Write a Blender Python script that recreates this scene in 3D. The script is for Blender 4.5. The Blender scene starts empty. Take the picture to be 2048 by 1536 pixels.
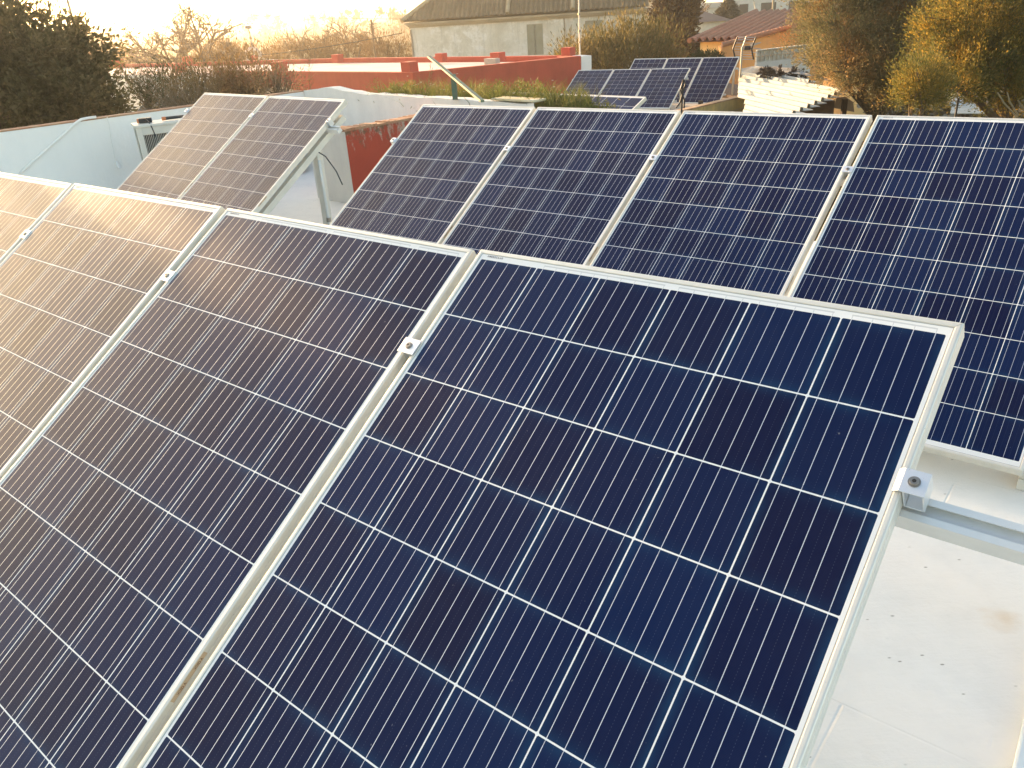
import bpy, math, random
import numpy as np
from mathutils import Vector, Matrix
random.seed(7); RNG = np.random.default_rng(7)
scene = bpy.context.scene
col = scene.collection
R = math.radians

# ------------------------------------------------------------------ camera
FPX, PITCH, ROLL, CZ = 1575.28, 0.4485, -0.06505, 1.6     # focal in photo pixels (2048 wide)
def cam_axes():
    cp, sp = math.cos(PITCH), math.sin(PITCH); c, s = math.cos(ROLL), math.sin(ROLL)
    F = np.array([0, cp, -sp]); Rt = np.array([1, 0, 0.]); U = np.array([0, sp, cp])
    return c*Rt+s*U, -s*Rt+c*U, F
CR, CU, CF = cam_axes()
cam_d = bpy.data.cameras.new('camera'); cam = bpy.data.objects.new('camera', cam_d); col.objects.link(cam)
cam_d.sensor_fit = 'HORIZONTAL'; cam_d.sensor_width = 36; cam_d.lens = 36*FPX/2048
cam_d.clip_start = .05; cam_d.clip_end = 6000
mw = Matrix(((CR[0], CU[0], -CF[0], 0), (CR[1], CU[1], -CF[1], 0), (CR[2], CU[2], -CF[2], CZ), (0, 0, 0, 1)))
cam.matrix_world = mw; scene.camera = cam
def bz(x, y, z):            # point of the plane at height z
    d = (x-1024)/FPX*CR-(y-768)/FPX*CU+CF; t = (z-CZ)/d[2]; return Vector((d[0]*t, d[1]*t, z))
def by(x, y, Y):            # point at the distance Y ahead
    d = (x-1024)/FPX*CR-(y-768)/FPX*CU+CF; t = Y/d[1]; return Vector((d[0]*t, Y, CZ+d[2]*t))

# ------------------------------------------------------------------ light
SUN_AZ, SUN_EL = R(-42), R(10.0)      # azimuth from +Y, negative = to the left
w = bpy.data.worlds.new('World'); scene.world = w; w.use_nodes = True
nt = w.node_tree; bg = nt.nodes['Background']
sky = nt.nodes.new('ShaderNodeTexSky'); sky.sky_type = 'NISHITA'; sky.sun_disc = False
sky.sun_elevation = SUN_EL; sky.sun_rotation = SUN_AZ
sky.altitude = 20; sky.air_density = 1.0; sky.dust_density = 2.2; sky.ozone_density = 0.0
nt.links.new(sky.outputs[0], bg.inputs[0]); bg.inputs[1].default_value = 0.15
sd = bpy.data.lights.new('sun', 'SUN'); sd.energy = 5.0; sd.angle = R(.6); sd.color = (1, .64, .34)
so = bpy.data.objects.new('sun', sd); col.objects.link(so)
sv = Vector((math.sin(SUN_AZ)*math.cos(SUN_EL), math.cos(SUN_AZ)*math.cos(SUN_EL), math.sin(SUN_EL)))
so.rotation_euler = sv.to_track_quat('Z', 'Y').to_euler(); so.location = (0, 0, 30)
scene.view_settings.view_transform = 'Standard'; scene.view_settings.look = 'None'
scene.view_settings.exposure = 1.86; scene.view_settings.gamma = 1

HAZE = .0013
# ------------------------------------------------------------------ materials
class NT:
    def __init__(s, name):
        s.m = bpy.data.materials.new(name); s.m.use_nodes = True; s.t = s.m.node_tree
        s.b = s.t.nodes['Principled BSDF']; s.out = s.t.nodes['Material Output']
        s.tc = s.n('ShaderNodeTexCoord')
    def n(s, k, **kw):
        x = s.t.nodes.new(k)
        for a, v in kw.items(): setattr(x, a, v)
        return x
    def l(s, a, b): s.t.links.new(a, b)
    def put(s, sock, v):
        if isinstance(v, (int, float, tuple)): sock.default_value = v
        else: s.l(v, sock)
    def math(s, op, a, b=0., c=None):
        x = s.n('ShaderNodeMath', operation=op); s.put(x.inputs[0], a); s.put(x.inputs[1], b)
        if c is not None: s.put(x.inputs[2], c)
        return x.outputs[0]
    def noise(s, scale, detail=4, rough=.55, vec=None, out=0):
        x = s.n('ShaderNodeTexNoise'); x.inputs['Scale'].default_value = scale; x.inputs['Detail'].default_value = detail
        x.inputs['Roughness'].default_value = rough; s.l(vec if vec is not None else s.tc.outputs['Object'], x.inputs['Vector']); return x.outputs[out]
    def ramp(s, f, a, b):
        x = s.n('ShaderNodeMapRange'); s.put(x.inputs[0], f); x.inputs[1].default_value = a; x.inputs[2].default_value = b; return x.outputs[0]
    def mix(s, f, a, b):
        x = s.n('ShaderNodeMix', data_type='RGBA'); s.put(x.inputs[0], f)
        for i, v in ((6, a), (7, b)):
            if isinstance(v, tuple): x.inputs[i].default_value = (*v[:3], 1)
            else: s.l(v, x.inputs[i])
        return x.outputs[2]
    def bump(s, h, strength=.3, dist=.01):
        x = s.n('ShaderNodeBump'); x.inputs['Strength'].default_value = strength; x.inputs['Distance'].default_value = dist
        s.l(h, x.inputs['Height']); s.l(x.outputs[0], s.b.inputs['Normal'])
    def scaled(s, v):
        x = s.n('ShaderNodeMapping'); x.inputs['Scale'].default_value = v; s.l(s.tc.outputs['Object'], x.inputs[0]); return x.outputs[0]
def plain(name, c1, c2=None, rough=.7, metal=0., scale=3., bump=0., bscale=None, vec=None, lo=.35, hi=.65, spec=.5, bdist=.01):
    t = NT(name); c2 = c2 or tuple(x*.85 for x in c1)
    v = t.scaled(vec) if vec else None
    t.l(t.mix(t.ramp(t.noise(scale, 6, .6, v), lo, hi), c1, c2), t.b.inputs['Base Color'])
    t.b.inputs['Roughness'].default_value = rough; t.b.inputs['Metallic'].default_value = metal
    t.b.inputs['Specular IOR Level'].default_value = spec
    if bump: t.bump(t.noise(bscale or scale*8, 5, .6), bump, bdist)
    return t.m
def alu_mat(name, base=(.80, .79, .76), rough=.38, metal=.55):
    t = NT(name)
    t.l(t.mix(t.ramp(t.noise(40, 3, .6, t.scaled((1, 1, 1))), .3, .8), base, tuple(x*.9 for x in base)), t.b.inputs['Base Color'])
    t.b.inputs['Metallic'].default_value = metal
    t.l(t.ramp(t.noise(9, 4), -1.4, 3.0), t.b.inputs['Roughness']); 
    t.b.inputs['Roughness'].default_value = rough
    sp = t.ramp(t.noise(260, 2, .5), .74, .80)
    t.l(t.mix(sp, t.mix(t.ramp(t.noise(25, 3), .3, .8), base, tuple(x*.9 for x in base)), (.35, .33, .3)), t.b.inputs['Base Color'])
    return t.m
PU, PV, W, H = .1596, .16117, .992, 1.668
def cell_mat(nm='solar_cells', bf=.92, df=.13):
    t = NT(nm); sx = t.n('ShaderNodeSeparateXYZ'); t.l(t.tc.outputs['Object'], sx.inputs[0])
    oi = t.n('ShaderNodeObjectInfo')
    a = t.math('DIVIDE', t.math('SUBTRACT', sx.outputs[0], W/2-3*PU), PU)
    b = t.math('DIVIDE', t.math('SUBTRACT', sx.outputs[1], H-.0258-10*PV), PV)
    ia, ib = t.math('FLOOR', a), t.math('FLOOR', b); fa, fb = t.math('FRACT', a), t.math('FRACT', b)
    da = t.math('ABSOLUTE', t.math('SUBTRACT', fa, .5)); db = t.math('ABSOLUTE', t.math('SUBTRACT', fb, .5))
    ina = t.math('LESS_THAN', da, .5-.0013/PU); inb = t.math('LESS_THAN', db, .5-.0014/PV)
    ch = t.math('LESS_THAN', t.math('ADD', da, db), 1-.0045/PU)
    inside = t.math('MULTIPLY', t.math('LESS_THAN', t.math('ABSOLUTE', t.math('SUBTRACT', a, 3.)), 3.), t.math('LESS_THAN', t.math('ABSOLUTE', t.math('SUBTRACT', b, 5.)), 5.))
    cell = t.math('MULTIPLY', t.math('MULTIPLY', ina, inb), t.math('MULTIPLY', ch, inside))
    # busbars, dimmer at the end where the ribbon dives under the cell
    f5 = t.math('FRACT', t.math('MULTIPLY', fa, 5.)); d5 = t.math('ABSOLUTE', t.math('SUBTRACT', f5, .5))
    bus = t.math('LESS_THAN', d5, .0185)
    par = t.math('MODULO', t.math('ABSOLUTE', ia), 2.)
    fbp = t.math('ABSOLUTE', t.math('SUBTRACT', t.math('MULTIPLY', fb, 1.), par))      # parity flips the direction
    dim = t.math('GREATER_THAN', fbp, .94)
    busv = t.math('MULTIPLY', bus, t.math('SUBTRACT', 1., t.math('MULTIPLY', dim, .3)))
    # pads: faint dotted lines half-way between busbars
    dots = t.math('MULTIPLY', t.math('GREATER_THAN', d5, .488), t.math('LESS_THAN', t.math('FRACT', t.math('MULTIPLY', fb, 34.)), .4))
    fing = t.math('GREATER_THAN', t.math('FRACT', t.math('MULTIPLY', fb, 84.)), .8)
    cv = t.n('ShaderNodeCombineXYZ'); t.l(ia, cv.inputs[0]); t.l(ib, cv.inputs[1]); t.l(t.math('MULTIPLY', oi.outputs['Random'], 37.), cv.inputs[2])
    wn = t.n('ShaderNodeTexWhiteNoise'); t.l(cv.outputs[0], wn.inputs['Vector'])
    base = t.mix(wn.outputs['Value'], (.0042, .0065, .034), (.004, .014, .060))
    ed = t.ramp(t.math('MAXIMUM', da, db), .33, .5)
    nz = t.noise(7, 4, .6)
    edn = t.math('MULTIPLY', t.math('MULTIPLY', ed, ed), t.ramp(nz, .35, .7))
    base = t.mix(t.math('MULTIPLY', edn, .9), base, (.008, .046, .11))
    base = t.mix(t.math('MULTIPLY', t.ramp(t.noise(40, 3, .7), .35, .7), .15), base, (.010, .017, .062))
    base = t.mix(t.math('MULTIPLY', fing, .04), base, (.12, .14, .2))
    base = t.mix(t.math('MULTIPLY', dots, df), base, (.3, .33, .4))
    base = t.mix(t.math('MULTIPLY', busv, bf), base, (.76, .76, .77))
    # margins: backsheet and the tin ribbons joining the strings
    v = t.math('SUBTRACT', H, sx.outputs[1])
    au = t.math('SUBTRACT', a, .0)
    rib = t.math('MULTIPLY', t.math('LESS_THAN', t.math('ABSOLUTE', t.math('SUBTRACT', v, .0185)), .0014),
                 t.math('MULTIPLY', t.math('GREATER_THAN', a, 1.09), t.math('GREATER_THAN', t.math('ABSOLUTE', t.math('SUBTRACT', t.math('MODULO', a, 2.), 1.)), .09)))
    rib = t.math('MULTIPLY', rib, t.math('LESS_THAN', a, 5.9))
    stub = t.math('MULTIPLY', t.math('MULTIPLY', bus, t.math('LESS_THAN', t.math('ABSOLUTE', t.math('SUBTRACT', v, .022)), .0045)), t.math('GREATER_THAN', a, 1.))
    rim = t.math('MAXIMUM', rib, t.math('MULTIPLY', stub, t.math('LESS_THAN', a, 6.)))
    back = t.mix(t.math('MULTIPLY', rim, .6), (.76, .77, .76), (.42, .44, .46))
    X, Y = sx.outputs[0], sx.outputs[1]
    edge = t.math('MINIMUM', t.math('MINIMUM', X, t.math('SUBTRACT', W, X)), t.math('MINIMUM', Y, t.math('SUBTRACT', H, Y)))
    back = t.mix(t.math('MULTIPLY', t.math('LESS_THAN', edge, .0125), .65), back, (.20, .20, .19))
    colr = t.mix(cell, back, base)
    dust = t.math('MULTIPLY', t.ramp(t.noise(3.5, 6, .65), .35, .85), .014)
    colr = t.mix(dust, colr, (.45, .42, .36))
    sp = t.ramp(t.noise(120, 1, .5), .80, .84)
    colr = t.mix(t.math('MULTIPLY', sp, .25), colr, (.5, .5, .5))
    t.l(colr, t.b.inputs['Base Color']); t.l(t.math('MULTIPLY', t.math('MULTIPLY', busv, cell), .55), t.b.inputs['Metallic'])
    t.l(t.math('ADD', t.math('MULTIPLY', t.noise(2, 2), .05), .30), t.b.inputs['Roughness'])
    t.b.inputs['IOR'].default_value = 1.45; t.b.inputs['Specular IOR Level'].default_value = .105
    return t.m
def leaf_mat(name, cols, trans=.35, scale=.8, rough=.65):
    t = NT(name); g = t.n('ShaderNodeNewGeometry')
    f = t.math('ADD', t.math('MULTIPLY', g.outputs['Random Per Island'], .45), t.math('MULTIPLY', t.ramp(t.noise(scale, 3, .6), .3, .7), .6))
    cr = t.n('ShaderNodeValToRGB'); e = cr.color_ramp.elements
    e[0].color = (*cols[0], 1); e[-1].color = (*cols[-1], 1)
    for i, c in enumerate(cols[1:-1]): x = e.new((i+1)/(len(cols)-1)); x.color = (*c, 1)
    t.l(f, cr.inputs[0]); t.l(cr.outputs[0], t.b.inputs['Base Color']); t.b.inputs['Roughness'].default_value = rough
    t.b.inputs['Specular IOR Level'].default_value = .25
    tr = t.n('ShaderNodeBsdfTranslucent'); t.l(cr.outputs[0], tr.inputs[0])
    mx = t.n('ShaderNodeMixShader'); mx.inputs[0].default_value = trans
    t.l(t.b.outputs[0], mx.inputs[1]); t.l(tr.outputs[0], mx.inputs[2]); t.l(mx.outputs[0], t.out.inputs[0])
    return t.m
def tile_mat(name, c1, c2, c3):
    t = NT(name); n1 = t.ramp(t.noise(1.1, 5, .7), .35, .65); n2 = t.ramp(t.noise(9, 3, .6), .35, .7)
    c = t.mix(n1, c1, c2); c = t.mix(t.math('MULTIPLY', n2, .6), c, c3)
    t.l(c, t.b.inputs['Base Color']); t.b.inputs['Roughness'].default_value = .85; t.bump(t.noise(30, 3), .4, .02); return t.m
def floor_mat():
    t = NT('white_roof_paint')
    c = t.mix(t.ramp(t.noise(.9, 5, .6), .35, .7), (.83, .80, .735), (.79, .76, .70))
    c = t.mix(t.math('MULTIPLY', t.ramp(t.noise(5, 6, .7), .45, .75), .5), c, (.68, .66, .61))
    vo = t.n('ShaderNodeTexVoronoi'); vo.inputs['Scale'].default_value = 14; vo.inputs['Randomness'].default_value = 1
    mp = t.n('ShaderNodeMapping'); mp.inputs['Rotation'].default_value = (0, 0, .6); mp.inputs['Scale'].default_value = (1, 2.1, 1)
    t.l(t.tc.outputs['Object'], mp.inputs[0]); t.l(mp.outputs[0], vo.inputs['Vector'])
    s2 = t.math('MULTIPLY', t.ramp(vo.outputs['Distance'], .095, .05), t.ramp(t.noise(5, 2, .5), .47, .52))
    c = t.mix(t.math('MULTIPLY', s2, .8), c, (.2, .18, .13))
    # ochre rust stain
    st = t.n('ShaderNodeVectorMath', operation='DISTANCE'); t.l(t.tc.outputs['Object'], st.inputs[0]); st.inputs[1].default_value = STAIN
    sf = t.ramp(t.math('ADD', st.outputs['Value'], t.math('MULTIPLY', t.noise(18, 4), .10)), .105, .04)
    c = t.mix(t.math('MULTIPLY', sf, .55), c, (.62, .40, .17))
    sf = t.ramp(t.math('ADD', st.outputs['Value'], t.math('MULTIPLY', t.noise(3, 4), .3)), .5, .15)
    c = t.mix(t.math('MULTIPLY', sf, .25), c, (.72, .60, .44))
    t.l(c, t.b.inputs['Base Color']); t.b.inputs['Roughness'].default_value = .62
    mp2 = t.n('ShaderNodeMapping'); mp2.inputs['Rotation'].default_value = (0, 0, .7); mp2.inputs['Scale'].default_value = (1, 9, 1); t.l(t.tc.outputs['Object'], mp2.inputs[0])
    br = t.n('ShaderNodeTexBrick'); br.inputs['Scale'].default_value = 1; br.inputs['Mortar Size'].default_value = .006; br.inputs['Mortar Smooth'].default_value = 1.
    br.inputs['Brick Width'].default_value = .62; br.inputs['Row Height'].default_value = .31
    mp3 = t.n('ShaderNodeMapping'); mp3.inputs['Rotation'].default_value = (0, 0, .7); t.l(t.tc.outputs['Object'], mp3.inputs[0]); t.l(mp3.outputs[0], br.inputs['Vector'])
    h = t.math('ADD', t.math('MULTIPLY', t.noise(2.5, 5, .6, mp2.outputs[0]), .35), t.math('MULTIPLY', t.noise(70, 3, .6), .18))
    h = t.math('SUBTRACT', h, t.math('MULTIPLY', t.math('MULTIPLY', br.outputs['Fac'], t.ramp(t.noise(2.2, 3), .45, .6)), .35))
    t.bump(h, .6, .008)
    return t.m
STAIN = tuple(bz(2003, 1238, 0))

def plaster(name, base, dark, streak=.4, scale=1.5, spots=None):
    t = NT(name)
    c = t.mix(t.ramp(t.noise(scale, 6, .65), .38, .68), base, dark)
    c = t.mix(t.math('MULTIPLY', t.ramp(t.noise(2.5, 5, .7, t.scaled((3, 3, .35))), .45, .8), streak), c, tuple(x*.6 for x in dark))
    if spots: c = t.mix(t.ramp(t.noise(spots[1], 7, .75), .52, .6), c, spots[0])
    t.l(c, t.b.inputs['Base Color']); t.b.inputs['Roughness'].default_value = .85; t.bump(t.noise(20, 6, .6), .35, .01); return t.m

M = {}
M['frame'] = alu_mat('anodised_frame', (.78, .745, .66), .40, .4)
M['clamp'] = alu_mat('bare_aluminium', (.82, .83, .84), .3, .75)
M['rail'] = alu_mat('rail_aluminium', (.80, .79, .76), .4, .35)
M['steel'] = plain('bolt_steel', (.42, .38, .33), (.3, .26, .22), .3, .9, 60)
M['dark'] = plain('dark_hole', (.03, .025, .02), None, .6)
M['cells'] = cell_mat(); M['cells_far'] = cell_mat('small_solar_cells', .10, 0.)
M['ink'] = plain('grey_ink', (.16, .16, .18), None, .6)
M['sticker'] = plain('tan_sticker', (.62, .45, .28), (.55, .4, .25), .7)
M['inkbrown'] = plain('brown_ink', (.14, .07, .04), None, .7)
M['floor'] = floor_mat()
M['wallwhite'] = plaster('white_wall_paint', (.84, .81, .75), (.78, .765, .715), .10, .9)
M['wallgrey'] = plaster('weathered_white_wall', (.82, .79, .72), (.68, .66, .61), .2, 1.4)
M['redside'] = None
M['capping'] = plaster('terracotta_capping', (.38, .17, .09), (.42, .27, .16), .5, 9)
M['black'] = plain('black_plastic', (.02, .02, .022), None, .45)
M['greypipe'] = plain('grey_conduit', (.42, .45, .47), (.34, .37, .4), .45)
M['khaki'] = plain('painted_steel_post', (.72, .68, .59), (.66, .62, .53), .6, 0., 8)
M['green'] = plain('green_paint', (.05, .12, .075), (.12, .13, .09), .55, 0, 14, .3)
M['soil'] = plain('dry_soil', (.16, .12, .08), (.08, .065, .045), .95, 0, 1.2, .6)
M['ground'] = plain('dry_ground', (.17, .13, .07), (.07, .075, .035), 1., 0, .05, .6, 2, spec=0.)

# ------------------------------------------------------------------ mesh helpers
class MB:
    def __init__(s): s.v = []; s.f = []
    def add(s, vs, fs):
        o = len(s.v); s.v += [tuple(p) for p in vs]; s.f += [tuple(i+o for i in f) for f in fs]; return s
    def box(s, a, b, mtx=None):
        (x0, y0, z0), (x1, y1, z1) = a, b
        vs = [Vector(p) for p in ((x0, y0, z0), (x1, y0, z0), (x1, y1, z0), (x0, y1, z0), (x0, y0, z1), (x1, y0, z1), (x1, y1, z1), (x0, y1, z1))]
        if mtx is not None: vs = [mtx @ p for p in vs]
        return s.add(vs, [(0, 3, 2, 1), (4, 5, 6, 7), (0, 1, 5, 4), (1, 2, 6, 5), (2, 3, 7, 6), (3, 0, 4, 7)])
    def prism(s, poly, z0, z1):     # poly counter-clockwise from above
        n = len(poly); vs = [(p[0], p[1], z0) for p in poly]+[(p[0], p[1], z1) for p in poly]
        return s.add(vs, [tuple(range(n))[::-1], tuple(range(n, 2*n))]+[(i, (i+1) % n, (i+1) % n+n, i+n) for i in range(n)])
    def wall(s, p, q, t, z0, z1, z1b=None):   # straight wall, p->q is its front face seen from the right of p->q; thickness goes to the left
        p, q = Vector(p[:2]), Vector(q[:2]); d = (q-p).normalized(); n = Vector((-d.y, d.x))*t; z1b = z1 if z1b is None else z1b
        vs = [(*p, z0), (*q, z0), (*(q+n), z0), (*(p+n), z0), (*p, z1), (*q, z1b), (*(q+n), z1b), (*(p+n), z1)]
        return s.add(vs, [(0, 3, 2, 1), (4, 5, 6, 7), (0, 1, 5, 4), (1, 2, 6, 5), (2, 3, 7, 6), (3, 0, 4, 7)])
    def tube(s, pts, r, n=8, r2=None, cap=True):
        pts = [Vector(p) for p in pts]; m = len(pts); r2 = r if r2 is None else r2; o = len(s.v); up = None
        for i, p in enumerate(pts):
            d = (pts[min(i+1, m-1)]-pts[max(i-1, 0)]); d = d.normalized() if d.length else Vector((0, 0, 1))
            if up is None: up = Vector((0, 0, 1)) if abs(d.z) < .9 else Vector((1, 0, 0))
            a = d.cross(up); a = a.normalized() if a.length > 1e-6 else d.orthogonal().normalized(); b = a.cross(d); up = b
            rr = r+(r2-r)*i/max(m-1, 1)
            for k in range(n):
                t = 2*math.pi*k/n; s.v.append(tuple(p+(a*math.cos(t)+b*math.sin(t))*rr))
        for i in range(m-1):
            for k in range(n):
                k2 = (k+1) % n; s.f.append((o+i*n+k, o+i*n+k2, o+(i+1)*n+k2, o+(i+1)*n+k))
        if cap: s.f.append(tuple(o+k for k in range(n))[::-1]); s.f.append(tuple(o+(m-1)*n+k for k in range(n)))
        return s
    def bar(s, p, q, wd, ht, upv=(0, 0, 1)):   # square bar between two points
        p, q = Vector(p), Vector(q); d = (q-p).normalized(); a = d.cross(Vector(upv)).normalized()*wd/2; b = a.cross(d).normalized()*ht/2
        vs = [e+x*a+y*b for e in (p, q) for x, y in ((-1, -1), (1, -1), (1, 1), (-1, 1))]
        return s.add(vs, [(0, 1, 2, 3), (7, 6, 5, 4), (0, 4, 5, 1), (1, 5, 6, 2), (2, 6, 7, 3), (3, 7, 4, 0)])
    def sweep(s, prof, mtx0, mtx1, closed=True):   # profile of (x, z) swept from one frame to another
        n = len(prof); vs = [mtx0 @ Vector((x, 0, z)) for x, z in prof]+[mtx1 @ Vector((x, 0, z)) for x, z in prof]
        fs = [(i, (i+1) % n, (i+1) % n+n, i+n) for i in range(n)]
        return s.add(vs, fs+[tuple(range(n))[::-1], tuple(range(n, 2*n))])
def tag(o, label=None, cat=None, group=None, kind=None):
    for k, v in (('label', label), ('category', cat), ('group', group), ('kind', kind)):
        if v: o[k] = v
    return o
def link_mesh(name, me, m, parent=None, origin=None, smooth=False):
    if m: me.materials.append(m)
    o = bpy.data.objects.new(name, me); col.objects.link(o)
    if origin is not None:
        me.transform(Matrix.Translation(-Vector(origin)))
        if parent is None: o.location = origin
    if parent is not None: o.parent = parent
    if smooth: me.polygons.foreach_set('use_smooth', [True]*len(me.polygons))
    return o
def obj(name, mb, m, parent=None, origin=None, smooth=False, bevel=0):
    me = bpy.data.meshes.new(name); me.from_pydata(mb.v, [], mb.f); me.update()
    if origin is None and parent is not None and 'o' in parent.keys(): origin = tuple(parent['o'])
    o = link_mesh(name, me, m, parent, origin, smooth)
    if bevel:
        md = o.modifiers.new('bevel', 'BEVEL'); md.width = bevel; md.segments = 2; md.limit_method = 'ANGLE'
    return o
def npmesh(name, V, F, m, parent=None, origin=None, k=4):
    me = bpy.data.meshes.new(name); n = len(F); V = np.asarray(V, np.float32); F = np.asarray(F, np.int32)
    if origin is None and parent is not None and 'o' in parent.keys(): origin = tuple(parent['o'])
    me.vertices.add(len(V)); me.vertices.foreach_set('co', V.ravel()); me.loops.add(n*k); me.loops.foreach_set('vertex_index', F.ravel())
    me.polygons.add(n); me.polygons.foreach_set('loop_start', np.arange(0, n*k, k, dtype=np.int32)); me.polygons.foreach_set('loop_total', np.full(n, k, np.int32))
    me.update(calc_edges=True)
    return link_mesh(name, me, m, parent, origin)
def thing(name, loc, label, cat, group=None, mtx=None):
    o = bpy.data.objects.new(name, None); col.objects.link(o); o.empty_display_size = .1
    if mtx is not None: o.matrix_world = mtx; o['o'] = (0., 0., 0.)
    else: o.location = loc; o['o'] = tuple(float(x) for x in loc)
    return tag(o, label, cat, group)
def copy_tree(o, parent=None):
    c = o.copy(); col.objects.link(c)
    if parent is not None: c.parent = parent; c.matrix_parent_inverse = o.matrix_parent_inverse.copy(); c.matrix_basis = o.matrix_basis.copy()
    for ch in list(o.children): copy_tree(ch, c)
    return c

# ------------------------------------------------------------------ foliage helpers
def leaf_quads(P, D, L, Wd, rng):
    """diamond leaves at P, pointing along D"""
    n = len(P); D = D/np.linalg.norm(D, axis=1, keepdims=True); r = rng.normal(size=(n, 3)); S = np.cross(D, r); S /= np.linalg.norm(S, axis=1, keepdims=True)+1e-9
    L = L[:, None]; Wd = Wd[:, None]
    V = np.stack([P, P+D*L*.5+S*Wd, P+D*L, P+D*L*.5-S*Wd], 1).reshape(-1, 3)
    return V, np.arange(4*n).reshape(n, 4)
def crown(lobes, n, size, seed, aspect=.35, clump=.16, per=45, up=.3, spiky=.5, shell=.5, squash=1.):
    """leaf clumps spread through ellipsoid lobes: (centre, radii)"""
    rng = np.random.default_rng(seed); vol = np.array([np.prod(l[1])**(2/3) for l in lobes]); vol = vol/vol.sum()
    nc = max(4, n//per); li = rng.choice(len(lobes), nc, p=vol)
    C = np.array([l[0] for l in lobes], float)[li]; Rr = np.array([l[1] for l in lobes], float)[li]
    d = rng.normal(size=(nc, 3)); d /= np.linalg.norm(d, axis=1, keepdims=True)
    rad = rng.random(nc)**shell*(1+.10*rng.normal(size=nc)); cc = C+d*Rr*rad[:, None]
    out = d*(1/Rr); out /= np.linalg.norm(out, axis=1, keepdims=True); out[:, 2] += up
    cs = clump*(.5+rng.random(nc))
    ci = rng.integers(0, nc, n); off = rng.normal(size=(n, 3))*cs[ci][:, None]*.6
    off += out[ci]*(rng.random((n, 1))*cs[ci][:, None]*1.6)
    P = cc[ci]+off; D = out[ci]*spiky+rng.normal(size=(n, 3))*.5+off/ (cs[ci][:, None]+1e-6)*.4; D[:, 2] += up*.5
    L = size*(.6+.8*rng.random(n)); return leaf_quads(P, D, L, L*aspect*.5, rng)
def branch_tree(base, height, seed, spread=.7, levels=4, r0=.14, lean=(0, 0), twist=.5, nb=(3, 5), rk=.55):
    """bare limbs, returns a tube mesh and the twig tips"""
    rnd = random.Random(seed); mb = MB(); tips = []
    def grow(p, d, ln, r, lv):
        pts = [p]; n = 4
        for i in range(n):
            d = (d+Vector((rnd.gauss(0, .16), rnd.gauss(0, .16), rnd.gauss(0, .10)))*twist*1.6).normalized(); p = p+d*ln/n; pts.append(p)
        mb.tube(pts, r, 5 if lv > 2 else 3, r*.55, cap=False)
        if lv == 0: tips.append((p, d)); return
        for k in range(rnd.randint(*nb)):
            t = rnd.uniform(.35, 1); q = pts[min(n, int(t*n)+1)]
            e = (d+Vector((rnd.gauss(0, 1), rnd.gauss(0, 1), rnd.gauss(.15, .6)))*spread).normalized()
            grow(q, e, ln*rnd.uniform(.55, .82), r*rk, lv-1)
    grow(Vector(base), Vector((lean[0], lean[1], 1)).normalized(), height*.34, r0, levels)
    return mb, tips

# ------------------------------------------------------------------ the setting: ground, terrace
g = MB().add([(-1500, -300, -3.2), (1500, -300, -3.2), (1500, 2500, -3.2), (-1500, 2500, -3.2)], [(0, 1, 2, 3)])
tag(obj('ground', g, M['ground']), kind='structure')
UX, UY = Vector((.7576, -.6527, 0)), Vector((.6527, .7576, 0))   # along the panel rows / away from them
# corner points of the terrace walls
LW0, LW1 = bz(0, 262, .8), bz(375, 212, .8); FW0, FW1 = bz(640, 183, .8), bz(1060, 207, .8)
def isect(p, q, a, b):
    d, e = q-p, b-a; k = d.x*e.y-d.y*e.x; t = ((a-p).x*e.y-(a-p).y*e.x)/k; return p+d*t
CN = isect(LW0, LW1, FW0, FW1)
ldir = (LW1-LW0).normalized(); fdir = (FW1-FW0).normalized()
LWs = CN-ldir*9.0; FWe = CN+fdir*9.5
a = LWs+Vector((-.0, .0, 0))
edge = [bz(2048, 1430, 0), bz(2024, 1536, 0)]
poly = [CN, LWs, LWs+Vector((2.2, -3.5, 0)), Vector((3.4, -4, 0)), Vector((6.6, -.6, 0))+Vector((0, 0, 0)), FWe]
tag(obj('roof_terrace', MB().prism([p for p in poly], -.25, 0), M['floor']), kind='structure')
# low bluish strip at the right of the terrace
e0, e1 = edge; ed = (e1-e0).normalized(); en = Vector((-ed.y, ed.x, 0))
if en.x < 0: en = -en
kp = [e0-ed*.25, e1+ed*1.2, e1+ed*1.2+en*.5, e0-ed*.25+en*.5]
kb = obj('terrace_kerb', MB().prism(kp, .002, .03), plain('pale_blue_paint', (.60, .68, .72), (.56, .64, .68), .6), None, None, False, .006)
tag(kb, kind='structure')
# house body under the terrace
hb = MB(); P_ = [LWs, CN, FWe]
tag(obj('own_house_wall', MB().prism([p+Vector((0, 0, 0)) for p in poly], -3.2, -.254), M['wallwhite']), 'white house wall below the panel terrace edge', 'wall')

# ------------------------------------------------------------------ terrace walls
def walled(name, p, q, t, z1, label, m, cap=True, z0=0.002):
    o = thing(name, (p+q)/2*1.0-Vector((0, 0, ((p+q)/2).z)), label, 'wall')
    obj('wall_face', MB().wall(p, q, t, z0, z1-.014), m, o)
    if cap: obj('capping', MB().wall(p-(q-p).normalized()*0, q, t, z1-.014+.001, z1), M['capping'], o)
    return o
walled('parapet_wall', LWs, CN, .14, .8, 'long bluish white parapet wall with a thin terracotta top edge, below the dark tree', M['wallwhite'])
fw = thing('parapet_wall', Vector((FW0.x, FW0.y, 0)), 'white wall behind the panels with weeds growing along its top', 'wall')
FWa = CN+fdir*0.004; FWb = FW1+fdir*.05
mb = MB(); n = 26; rr = random.Random(3)
top = [.8+(.05*math.exp(-((i-4)/2.5)**2) if i < 12 else 0)+rr.uniform(-.008, .008) for i in range(n+1)]
nrm = Vector((-fdir.y, fdir.x, 0))
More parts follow.
